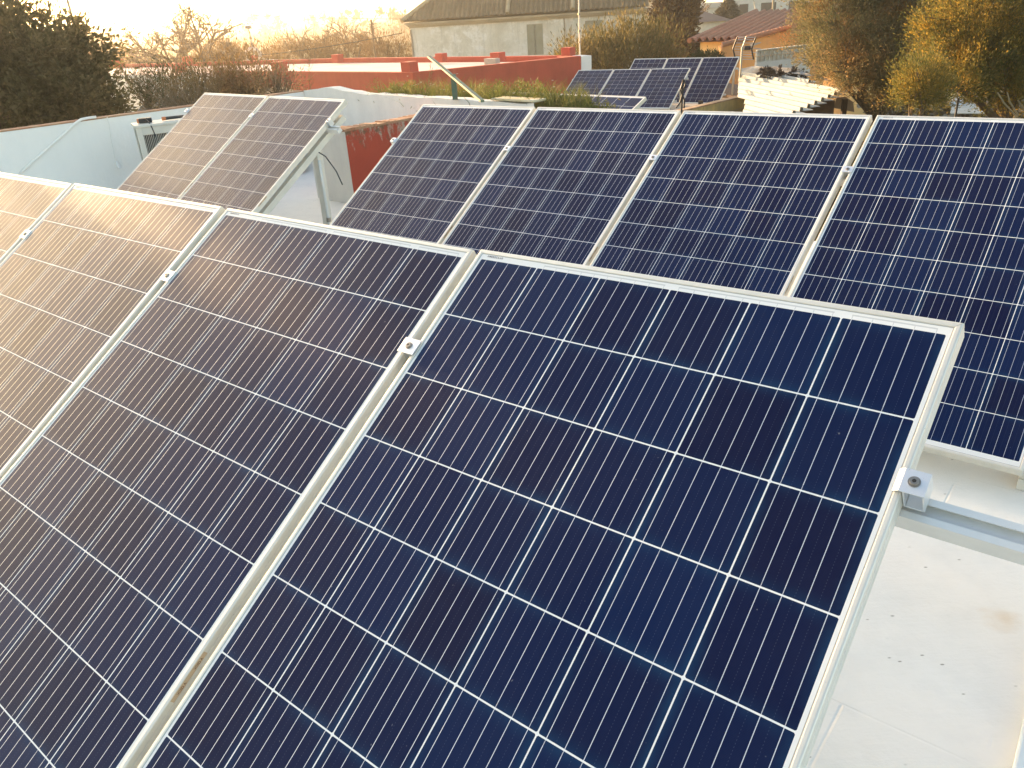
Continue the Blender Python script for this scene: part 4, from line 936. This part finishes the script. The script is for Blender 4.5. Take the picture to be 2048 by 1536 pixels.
vd = Vector((V2.x-V0.x, 0, 0)).normalized(); mb = MB(); zt = lambda f: V0.lerp(V2, f)
mb.add([(V0.x, 26.6, -3.2), (V2.x, 26.6, -3.2), (V2.x, 26.6, V2.z), (V0.x, 26.6, V0.z), (V0.x, 26.95, -3.2), (V2.x, 26.95, -3.2), (V2.x, 26.95, V2.z), (V0.x, 26.95, V0.z)], [(0, 1, 2, 3), (5, 4, 7, 6), (0, 3, 7, 4), (1, 5, 6, 2), (3, 2, 6, 7), (0, 4, 5, 1)])
obj('orange_wall', mb, plaster('orange_paint', (.74, .38, .13), (.56, .28, .11), .15, .8), ca)
mb = MB()
nt_ = 26
for k in range(nt_):
    a, b = V0.lerp(V2, k/nt_), V0.lerp(V2, (k+1.08)/nt_); mb.tube([a+Vector((0, -.02, .05)), b+Vector((0, -.02, .045))], .085, 7, .075)
obj('verge_tiles', mb, M['tilebrown'], ca)
cp_ = by(1594, 60, 25.9); m_ = frame_at((cp_.x, cp_.y, 0), UX); brick = tile_mat('chimney_brick', (.34, .17, .09), (.42, .24, .13), (.28, .14, .08))
ztop = by(1594, 9, 25.9).z
ch_ = obj('chimney', MB().box((-.18, 0, .3), (.30, .45, ztop), m_), brick, ca)
mb = MB().box((-.22, -.04, ztop+.003), (.34, .49, ztop+.07), m_)
for x in (-.16, .03, .22): mb.box((x, .0, ztop+.073), (x+.06, .08, ztop+.32), m_); mb.box((x, .36, ztop+.073), (x+.06, .44, ztop+.32), m_)
mb.box((-.24, -.06, ztop+.323), (.36, .51, ztop+.4), m_); obj('chimney_cap', mb, brick, ch_)
# lattice topped white wall
l0, l1 = by(1515, 101, 24.6), by(1625, 89, 24.6); lw = thing('block_screen_wall', (l0.x, 24.6, -3.2), 'white wall topped with two rows of pierced decorative blocks', 'wall')
zt0 = l0.z-.33; obj('wall', MB().wall((l0.x, 24.6), (l1.x, 24.6), .18, -3.2, zt0, l1.z-.33), plaster('cream_white', (.70, .67, .60), (.6, .56, .5), .3, 1.2), lw)
mb = MB(); nb_ = 13; wL = (l1.x-l0.x)/nb_
for i in range(nb_):
    for j in range(2):
        x = l0.x+i*wL; z = zt0+(l1.z-l0.z)*i/nb_+.004+j*.165
        mb.bar((x+.01, 24.69, z+.02), (x+wL-.01, 24.69, z+.145), .06, .035, (0, 1, 0)).bar((x+.01, 24.70, z+.145), (x+wL-.01, 24.70, z+.02), .06, .035, (0, 1, 0))
        mb.box((x, 24.62, z), (x+wL*.97, 24.76, z+.02)); mb.box((x, 24.63, z+.02), (x+.025, 24.75, z+.145))
    mb.box((x, 24.61, z+.15), (x+wL*.97, 24.77, z+.175))
obj('pierced_blocks', mb, plain('white_blocks', (.66, .62, .52), (.5, .44, .34), .9, 0, 6), lw)
V, F = crown([lob(1390+k*8, 116, 26.0, .25, .2, .11) for k in range(7)], 4500, .05, 31, .4, .04, 25, .3)
o_ = npmesh('clipped_hedge', V, F, leaf_mat('hedge_green', [(.03, .045, .012), (.06, .075, .02)], .3), None, by(1410, 112, 26)); tag(o_, 'low dark green hedge under the cream wall, behind the rear small panels', 'hedge')

# ------------------------------------------------------------------ vegetation
M['gold'] = leaf_mat('golden_bush_leaf', [(.05, .055, .02), (.09, .085, .03), (.17, .13, .045), (.26, .18, .06)], .45, 1.1)
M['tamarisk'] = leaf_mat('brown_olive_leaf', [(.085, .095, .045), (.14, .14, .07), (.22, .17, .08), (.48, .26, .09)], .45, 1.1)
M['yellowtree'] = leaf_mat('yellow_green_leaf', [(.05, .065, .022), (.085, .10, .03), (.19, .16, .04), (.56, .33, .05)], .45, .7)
M['pinegreen'] = leaf_mat('dark_green_leaf', [(.04, .05, .018), (.08, .09, .03), (.14, .13, .05)], .35, 1.2)
M['conifer'] = leaf_mat('rusty_conifer_needles', [(.05, .035, .015), (.12, .07, .028), (.22, .11, .035)], .35, 1.)
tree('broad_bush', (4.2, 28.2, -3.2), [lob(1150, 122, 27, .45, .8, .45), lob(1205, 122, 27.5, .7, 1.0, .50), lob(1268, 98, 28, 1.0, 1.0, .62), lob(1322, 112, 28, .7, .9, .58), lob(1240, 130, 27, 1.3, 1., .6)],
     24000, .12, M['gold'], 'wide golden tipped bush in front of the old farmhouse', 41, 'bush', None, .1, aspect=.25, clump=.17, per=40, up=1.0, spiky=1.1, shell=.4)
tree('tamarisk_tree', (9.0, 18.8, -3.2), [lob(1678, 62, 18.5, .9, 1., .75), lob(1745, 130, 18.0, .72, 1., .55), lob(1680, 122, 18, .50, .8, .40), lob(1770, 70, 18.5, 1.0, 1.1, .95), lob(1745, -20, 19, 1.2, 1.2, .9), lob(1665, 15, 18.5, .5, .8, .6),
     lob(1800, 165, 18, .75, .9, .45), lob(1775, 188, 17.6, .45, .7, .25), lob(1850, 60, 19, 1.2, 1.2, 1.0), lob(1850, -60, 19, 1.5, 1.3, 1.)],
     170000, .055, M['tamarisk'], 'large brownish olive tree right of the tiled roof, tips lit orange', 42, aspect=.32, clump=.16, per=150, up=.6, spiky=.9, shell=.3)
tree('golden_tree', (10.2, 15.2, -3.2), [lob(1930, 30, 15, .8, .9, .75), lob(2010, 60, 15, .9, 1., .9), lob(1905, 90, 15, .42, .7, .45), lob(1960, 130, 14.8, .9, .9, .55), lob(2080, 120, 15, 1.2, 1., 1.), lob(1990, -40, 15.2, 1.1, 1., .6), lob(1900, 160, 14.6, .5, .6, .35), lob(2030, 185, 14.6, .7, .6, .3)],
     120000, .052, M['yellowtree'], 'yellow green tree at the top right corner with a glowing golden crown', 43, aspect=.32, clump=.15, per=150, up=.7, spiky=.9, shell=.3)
p = by(1842, 215, 13.6)
tree('small_green_tree', (p.x, p.y, -3.2), [lob(1838, 168, 13.6, .24, .35, .27), lob(1858, 186, 13.6, .28, .4, .17), lob(1818, 190, 13.6, .17, .3, .12)], 14000, .05, M['yellowtree'],
     'small green tree with a visible trunk between the two large trees', 44, trunk_r=.09, aspect=.22, clump=.12, per=40, up=.7, spiky=.8)
# conifers
def conifer(x, yt, yb, Y, rad, label, seed, m, n=9000, top=None, tiers=14, size=.16, ztop=None, rb=None, group=None):
    p = by(x, yb, Y); rnd = random.Random(seed); zt_ = ztop if ztop is not None else by(x, yt, Y).z; s = thing('conifer', (p.x, p.y, -3.2), label, 'conifer', group)
    obj('trunk', MB().tube([(p.x, p.y, -3.19), (p.x, p.y, zt_)], .12*rad, 8, .02), M['bark'], s)
    mb = MB(); P = []; Dl = []; z0 = rb if rb is not None else p.z
    for k in range(tiers):
        f = k/(tiers-1); z = z0+(zt_-z0)*f; r = rad*(1-f)**.75+.05*rad
        for j in range(10 if tiers > 8 else 7):
            a = rnd.uniform(0, 6.28); rl = r*rnd.uniform(.65, 1.1); e = Vector((p.x+math.cos(a)*rl, p.y+math.sin(a)*rl, z+rl*.12)); mb.tube([(p.x, p.y, z), e], .025*rad, 4, .006)
            nn_ = int(n/tiers/(10 if tiers > 8 else 7))
            for q in range(nn_):
                t_ = rnd.uniform(.25, 1)**.7; c = Vector((p.x, p.y, z)).lerp(e, t_)+Vector((rnd.gauss(0, .10*rad), rnd.gauss(0, .10*rad), rnd.gauss(0, (.10 if tiers > 8 else .035)*rad))); P.append(c[:]); Dl.append((math.cos(a)*.6+rnd.gauss(0, .5), math.sin(a)*.6+rnd.gauss(0, .5), .45+rnd.gauss(0, .3)))
    obj('branches', mb, M['bark'], s); P = np.array(P); rg = np.random.default_rng(seed); V, F = leaf_quads(P, np.array(Dl), size*(.5+rg.random(len(P))), np.full(len(P), size*.2), rg)
    npmesh('needles', V, F, m, s); return s
conifer(1346, -60, 110, 38, 1.3, 'rusty orange conifer beside the farmhouse corner, nearest of the conifers', 51, M['conifer'], 34000, ztop=4.2, tiers=13, size=.2, rb=-1.1)
conifer(1455, 5, 50, 62, 1.0, 'slim layered conifer beyond the brown tiled roof', 52, leaf_mat('hazy_conifer', [(.05, .045, .025), (.10, .08, .04)], .3), 5000, tiers=7, size=.22, rb=-.3)

# bare trees and brown thicket to the left
for (x, yb, Y, h, lean, nm, sd_, sp, lv) in ((362, 118, 42, 6.9, (.15, 0), 'tall spreading bare tree glowing against the sunset', 67, .75, 5), (425, 118, 46, 5.0, (.5, 0), 'bare tree leaning right beside the tall sunset tree', 61, .9, 4),
      (610, 112, 50, 6.2, (.1, 0), 'bare tree left of the wooden pole', 62, .8, 4), (690, 112, 52, 6.0, (0, 0), 'bare tree behind the wooden pole', 63, .8, 4), (765, 110, 54, 5.6, (-.1, 0), 'bare tree beside the farmhouse corner', 64, .8, 4)):
    p = by(x, yb, Y); s = thing('bare_tree', (p.x, Y, -3.2), nm, 'bare tree', 'bare trees before the sunset')
    if lv > 4:
        mb = MB().tube([(p.x, Y, -3.2), (p.x+.05, Y, -1.2)], .24, 8, .2); tips = []
        for q_ in range(5):
            a = -1.2+q_*.6; m2, t2 = branch_tree((p.x+.04*q_, Y, -1.1), 4.9, sd_+q_, .62, 4, .12, (math.sin(a)*.95, math.cos(q_*2.)*.4), rk=.62, nb=(3, 4)); mb.add(m2.v, m2.f); tips += t2
    else: mb, tips = branch_tree((p.x, Y, -3.2), h*1.05, sd_, sp, lv, .17, lean, rk=.6, nb=(3, 5))
    obj('limbs', mb, M['bark'], s)
    continue
    tp_a = np.array([q[0][:] for q in tips]); rg = np.random.default_rng(sd_); ii = rg.integers(0, len(tp_a), 450)
    V, F = leaf_quads(tp_a[ii]+rg.normal(size=(450, 3))*.22, rg.normal(size=(450, 3))+np.array([0, 0, .5]), np.full(450, .10), np.full(450, .012), rg); npmesh('twigs', V, F, M['shrubdry'], s)
M['thicket'] = leaf_mat('brown_thicket', [(.09, .055, .025), (.16, .10, .045), (.25, .15, .06)], .4, .5)
def mass(x, y, Y, rx, rz, nm, sd_, n=5000, m=None, size=.16, name='thicket_bush', grp='bushes before the sunset', zb=-3.2):
    p = by(x, y, Y); s = thing(name, (p.x, Y, zb), nm, 'bush', grp); rnd = random.Random(sd_)
    obj('stems', MB().tube([(p.x, Y, zb), (p.x, Y, p.z)], .08, 6).tube([(p.x+.1, Y, zb+.5), (p.x+rx*.5, Y, p.z)], .05, 5), M['bark'], s)
    V, F = crown([((p.x, Y, p.z-rz*.4), (rx, rx*.8, rz)), ((p.x+rx*.6, Y, p.z-rz*.8), (rx*.7, rx*.7, rz*.7)), ((p.x-rx*.6, Y, p.z-rz*.7), (rx*.7, rx*.7, rz*.75))], n, size, sd_, .2, rx*.12, 30, .8, .9)
    npmesh('crown', V, F, m or M['thicket'], s)
mass(440, 104, 47, 1.2, .6, 'round brown bush under the tall bare tree', 71)
mass(600, 98, 49, 1.8, .8, 'broad golden brown bush left of the wooden pole', 72)
mass(690, 94, 50, 1.8, .85, 'broad brown thicket right behind the wooden pole', 73)
mass(775, 88, 52, 1.5, .9, 'reddish brown bush touching the farmhouse corner', 74)
mass(520, 108, 52, 1.6, .5, 'low pale bush near the street lamp', 75, 3500)
mass(290, 130, 52, 1.6, .25, 'low golden bush left of the tall bare tree', 76, 3500)
mass(212, 100, 66, 1.3, 1.4, 'rounded orange lit tree just right of the dark evergreen', 77, 5000, leaf_mat('orange_lit', [(.22, .13, .05), (.34, .2, .08)], .5), .24, 'round_tree')
# treeline far away
rng = np.random.default_rng(5); lobes = []
for k in range(90):
    x = -420+k*8+rng.normal()*3; Yk = 260+rng.normal()*25; h = 2.5+3.5*rng.random(); lobes.append(((x, Yk, -3+h*.5), (4+3*rng.random(), 4, h*.62)))
V, F = crown(lobes, 26000, 1.1, 9, .5, .6, 40, .3, .4)
tag(npmesh('far_treeline', V, F, leaf_mat('far_tree_green', [(.07, .07, .035), (.12, .10, .05)], .3, .05)), None, None, None, 'stuff')
lobes = []
for k in range(46):
    x = 28+k*3+rng.normal()*1; Yk = 150+rng.normal()*25; h = 2.5+3.0*rng.random(); lobes.append(((x, Yk, -3+h*.5), (2.5+2*rng.random(), 3, h*.6)))
V, F = crown(lobes, 14000, .8, 10, .5, .5, 40, .3, .4)
tag(npmesh('far_tree_belt', V, F, leaf_mat('far_tree_green_b', [(.07, .07, .035), (.12, .10, .05)], .3, .05)), None, None, None, 'stuff')

# far houses on the right
def house(x, Y, wm, dm, zt_, rz, label, wallc, roofc, yaw=0., flat=False, name='far_house'):
    p = by(x, 40, Y); s = thing(name, (p.x, Y, -3.2), label, 'house', None); m_ = frame_at((p.x, Y, 0), (math.cos(yaw), math.sin(yaw), 0))
    obj('wall', MB().box((-wm/2, 0, -3.2), (wm/2, dm, zt_), m_), plain(name+'_wall', wallc, None, .8), s)
    if flat: obj('roof', MB().box((-wm/2-.2, -.2, zt_+.003), (wm/2+.2, dm+.2, zt_+rz), m_), plain(name+'_roof', roofc, None, .8, 0, .5), s)
    else:
        vs = [m_ @ Vector(q) for q in ((-wm/2-.3, -.3, zt_), (wm/2+.3, -.3, zt_), (wm/2+.3, dm+.3, zt_), (-wm/2-.3, dm+.3, zt_), (-wm/2+dm*.4, dm/2, zt_+rz), (wm/2-dm*.4, dm/2, zt_+rz))]
        obj('roof', MB().add(vs, [(0, 1, 5, 4), (1, 2, 5), (2, 3, 4, 5), (3, 0, 4), (3, 2, 1, 0)]), plain(name+'_roof', roofc, None, .8, 0, .5), s)
    for k in range(3):
        xx = -wm/2+wm*(k+.5)/3; obj('window', MB().box((xx-.09*wm, -.012, zt_-1.6), (xx+.09*wm, -.002, zt_-.7), m_), M['dark'], s)
house(1400, 60, 4., 4, -.3, .75, 'far house with a brown hip roof right of the rusty conifer', (.6, .55, .45), (.17, .11, .08))
house(1420, 88, 5.5, 6, .05, .5, 'long pale roofed white building behind the brown hip roof', (.6, .55, .46), (.50, .46, .40), .1, True)
house(1404, 130, 10, 8, .6, 1.8, 'hazy far house with a pointed roof on the horizon', (.5, .45, .36), (.3, .2, .15))
house(1535, 90, 9, 7, .9, .35, 'long white flat roofed building behind the brown tiled roof', (.62, .58, .5), (.6, .56, .5), .1, True)
house(1366, 52, 1.6, 2., .35, .12, 'small white rooftop room beside the rusty conifer', (.66, .63, .56), (.6, .56, .5), .3, True)
mass(1470, 22, 100, 4.5, 4.2, 'large hazy dome shaped tree behind the slim conifer', 81, 7000, leaf_mat('hazy_tree', [(.11, .09, .045), (.17, .13, .07)], .3), .4, 'hazy_tree', 'hazy trees on the right horizon')
mass(1505, 22, 110, 2.5, 1.8, 'smaller hazy tree right of the dome shaped one', 82, 3000, None, .4, 'hazy_tree', 'hazy trees on the right horizon')
mass(1385, 35, 75, 1.5, 1.6, 'hazy tree behind the white rooftop room', 83, 3000, None, .3, 'hazy_tree', 'hazy trees on the right horizon')
for i, (x, y, Yp, nm) in enumerate(((1511, 8, 95, 'leftmost'), (1519, 10, 97, 'middle'), (1525, 11, 99, 'rightmost'))):
    p = by(x, y, Yp); s = thing('palm_tree', (p.x, Yp, -3.2), '%s of three tiny palms on the right horizon' % nm, 'palm', 'palms on the right horizon')
    obj('trunk', MB().tube([(p.x, Yp, -3.2), (p.x, Yp, p.z-.6)], .2, 6), M['bark'], s); V, F = crown([((p.x, Yp, p.z), (.8, .8, 1.1))], 500, .6, i+90, .15, .2, 20, .2, 1.); npmesh('crown', V, F, M['thicket'], s)

# ------------------------------------------------------------------ poles and wires
def pole(x, y, Y, r, name, label, m, extra=None, lean=0., cat='pole'):
    t_ = by(x, y, Y); s = thing(name, (t_.x, Y, -3.2), label, cat); obj('shaft', MB().tube([(t_.x+lean, Y, -3.2), t_], r, 8, r*.7), m, s)
    return s, t_
wood = plain('pole_wood', (.16, .11, .07), (.10, .07, .045), .9)
galv = plain('galvanised_pole', (.35, .33, .30), None, .5, .4)
pole(742, 39, 44, .07, 'wooden_pole', 'dark wooden utility pole left of the farmhouse', wood)
s, t_ = pole(497, 58, 44, .045, 'street_lamp', 'thin street lamp with a small square head before the sunset', galv, None, .18, 'street lamp')
obj('lamp_head', MB().box((t_.x-.12, t_.y-.14, t_.z), (t_.x+.14, t_.y+.14, t_.z+.16)), galv, s)
pole(128, -25, 17, .035, 'thin_pole', 'slim pole rising behind the dark evergreen tree', galv, None, 0)
pole(783, 27, 90, .06, 'radio_mast', 'pale distant mast left of the farmhouse roof', galv)
pole(1549, -25, 52, .09, 'concrete_pole', 'tall pole behind the brown tiled roof', plain('pole_concrete', (.35, .29, .2), None, .8))
s, t_ = pole(1510, 12, 70, .05, 'curved_lamp', 'tiny street lamp with a curved arm beyond the tiled roof', galv, None, 0, 'street lamp')
q = [t_, t_+Vector((-.1, 0, .35)), t_+Vector((-.45, 0, .75)), t_+Vector((-.9, 0, .95))]; obj('arm', MB().tube(q, .04, 5), galv, s)
mb = MB(); a, b = by(205, 114, 40), by(805, 66, 40); mb.tube([a.lerp(b, k/12)+Vector((0, 0, -.45*math.sin(math.pi*k/12))) for k in range(13)], .014, 4)
s = thing('overhead_wire', a, 'dark overhead wire crossing below the bare trees to the farmhouse', 'wire'); obj('wire', mb, M['black'], s)
mb = MB(); a, b = by(330, 20, 46), by(805, 38, 46); mb.tube([a.lerp(b, k/12)+Vector((0, 0, -.1*math.sin(math.pi*k/12))) for k in range(13)], .008, 4)
s = thing('overhead_wire', a, 'faint upper overhead wire above the bare trees', 'wire'); obj('wire', mb, M['black'], s)

# yard and clutter under the right trees
y0 = [bz(1660, 232, -3.19), bz(2120, 262, -3.19), bz(2200, 178, -3.19), bz(1720, 168, -3.19)]
tag(obj('yard', MB().add(y0, [(0, 1, 2, 3)]), plain('pale_rubble', (.34, .30, .25), (.12, .10, .075), .95, 0, 1.4, .8, 3)), kind='structure')
def slab(pts, nm, m, name='sheet_metal'):
    P = [by(x, y, Y) for x, y, Y in pts]; n_ = (P[1]-P[0]).cross(P[2]-P[0]).normalized()*.02; mb = MB(); k = len(P)
    mb.add(P+[p+n_ for p in P], [tuple(range(k)), tuple(range(k, 2*k))[::-1]]+[(i, i+k, (i+1) % k+k, (i+1) % k) for i in range(k)])
    tag(obj(name, mb, m, None, P[0]), nm, 'sheet')
slab([(1892, 212, 23.), (1930, 212, 23), (1922, 190, 24.5), (1905, 196, 24.5)], 'blue grey metal sheet leaning under the golden tree', plain('blue_grey_sheet', (.40, .46, .47), (.3, .34, .35), .5, .2))
slab([(1900, 228, 21.), (1990, 228, 21), (1960, 206, 24), (1905, 206, 24)], 'pale flat sheet lying behind the top edge of the right panel', plain('pale_sheet', (.5, .48, .42), (.38, .36, .31), .7))
slab([(1668, 216, 19.5), (1708, 224, 19.5), (1706, 204, 19.5), (1690, 193, 19.5), (1672, 196, 19.5)], 'curved tan board under the tip of the metal roof', plain('tan_board', (.34, .26, .19), None, .8), 'board')
slab([(1996, 222, 22.), (2060, 226, 22), (2052, 206, 22.5), (2004, 206, 22.5)], 'brown crate board right of the pale sheet', plain('brown_board', (.30, .2, .11), (.2, .13, .08), .8), 'board')
rnd = random.Random(8)
for i, (x, y, nm) in enumerate(((1780, 205, 'leftmost'), (1800, 214, 'second'), (1870, 208, 'third'), (1955, 218, 'fourth'), (2010, 216, 'rightmost'))):
    p = by(x, y, 23.+i*.3); V_ = [((p.x, p.y, p.z-.2), (.55, .4, .32))]; V, F = crown(V_, 900, .16, 300+i, .8, .1, 30, .3, .2)
    o_ = npmesh('rubble_pile', V, F, plain('rubble', (.42, .38, .32), (.2, .17, .13), .9, 0, 3), None, (p.x, p.y, -3.2)); tag(o_, '%s pale rubble pile under the trees, counted from the left' % nm, 'rubble pile', 'rubble piles under the trees')
p = by(1915, 225, 14.2); tag(obj('thin_stake', MB().tube([(p.x, p.y, -3.2), by(1917, 196, 14.2)], .018, 6), M['black'], None, (p.x, p.y, -3.2)), 'thin dark stake under the golden tree', 'stake')
for i, (xa, ya, xb, yb, nm) in enumerate(((2030, 230, 1995, 185, 'left'), (2035, 228, 2014, 184, 'middle'), (2060, 230, 2036, 200, 'right'))):
    a, b = by(xa, ya, 14), by(xb, yb, 14); mb = MB().tube([a-Vector((0, 0, 2.3)), a, a.lerp(b, .5)+Vector((-.05, 0, .02)), b], .022, 6, .012)
    tag(obj('bare_sapling', mb, plain('pale_stem', (.30, .24, .14), None, .9), None, a-Vector((0, 0, 2.3))), '%s of three pale bare saplings at the right edge' % nm, 'sapling', 'bare saplings at the right edge')

# ------------------------------------------------------------------ evening haze
hz = NT('haze_air'); hm = hz.m; hz.t.nodes.remove(hz.b); pv = hz.n('ShaderNodeVolumePrincipled'); hz.l(pv.outputs[0], hz.out.inputs['Volume'])
pv.inputs['Color'].default_value = (.98, .93, .86, 1); pv.inputs['Density'].default_value = HAZE; pv.inputs['Anisotropy'].default_value = .75
tag(obj('haze', MB().box((-600, -30, -4.3), (600, 900, 14)), hm), kind='stuff')
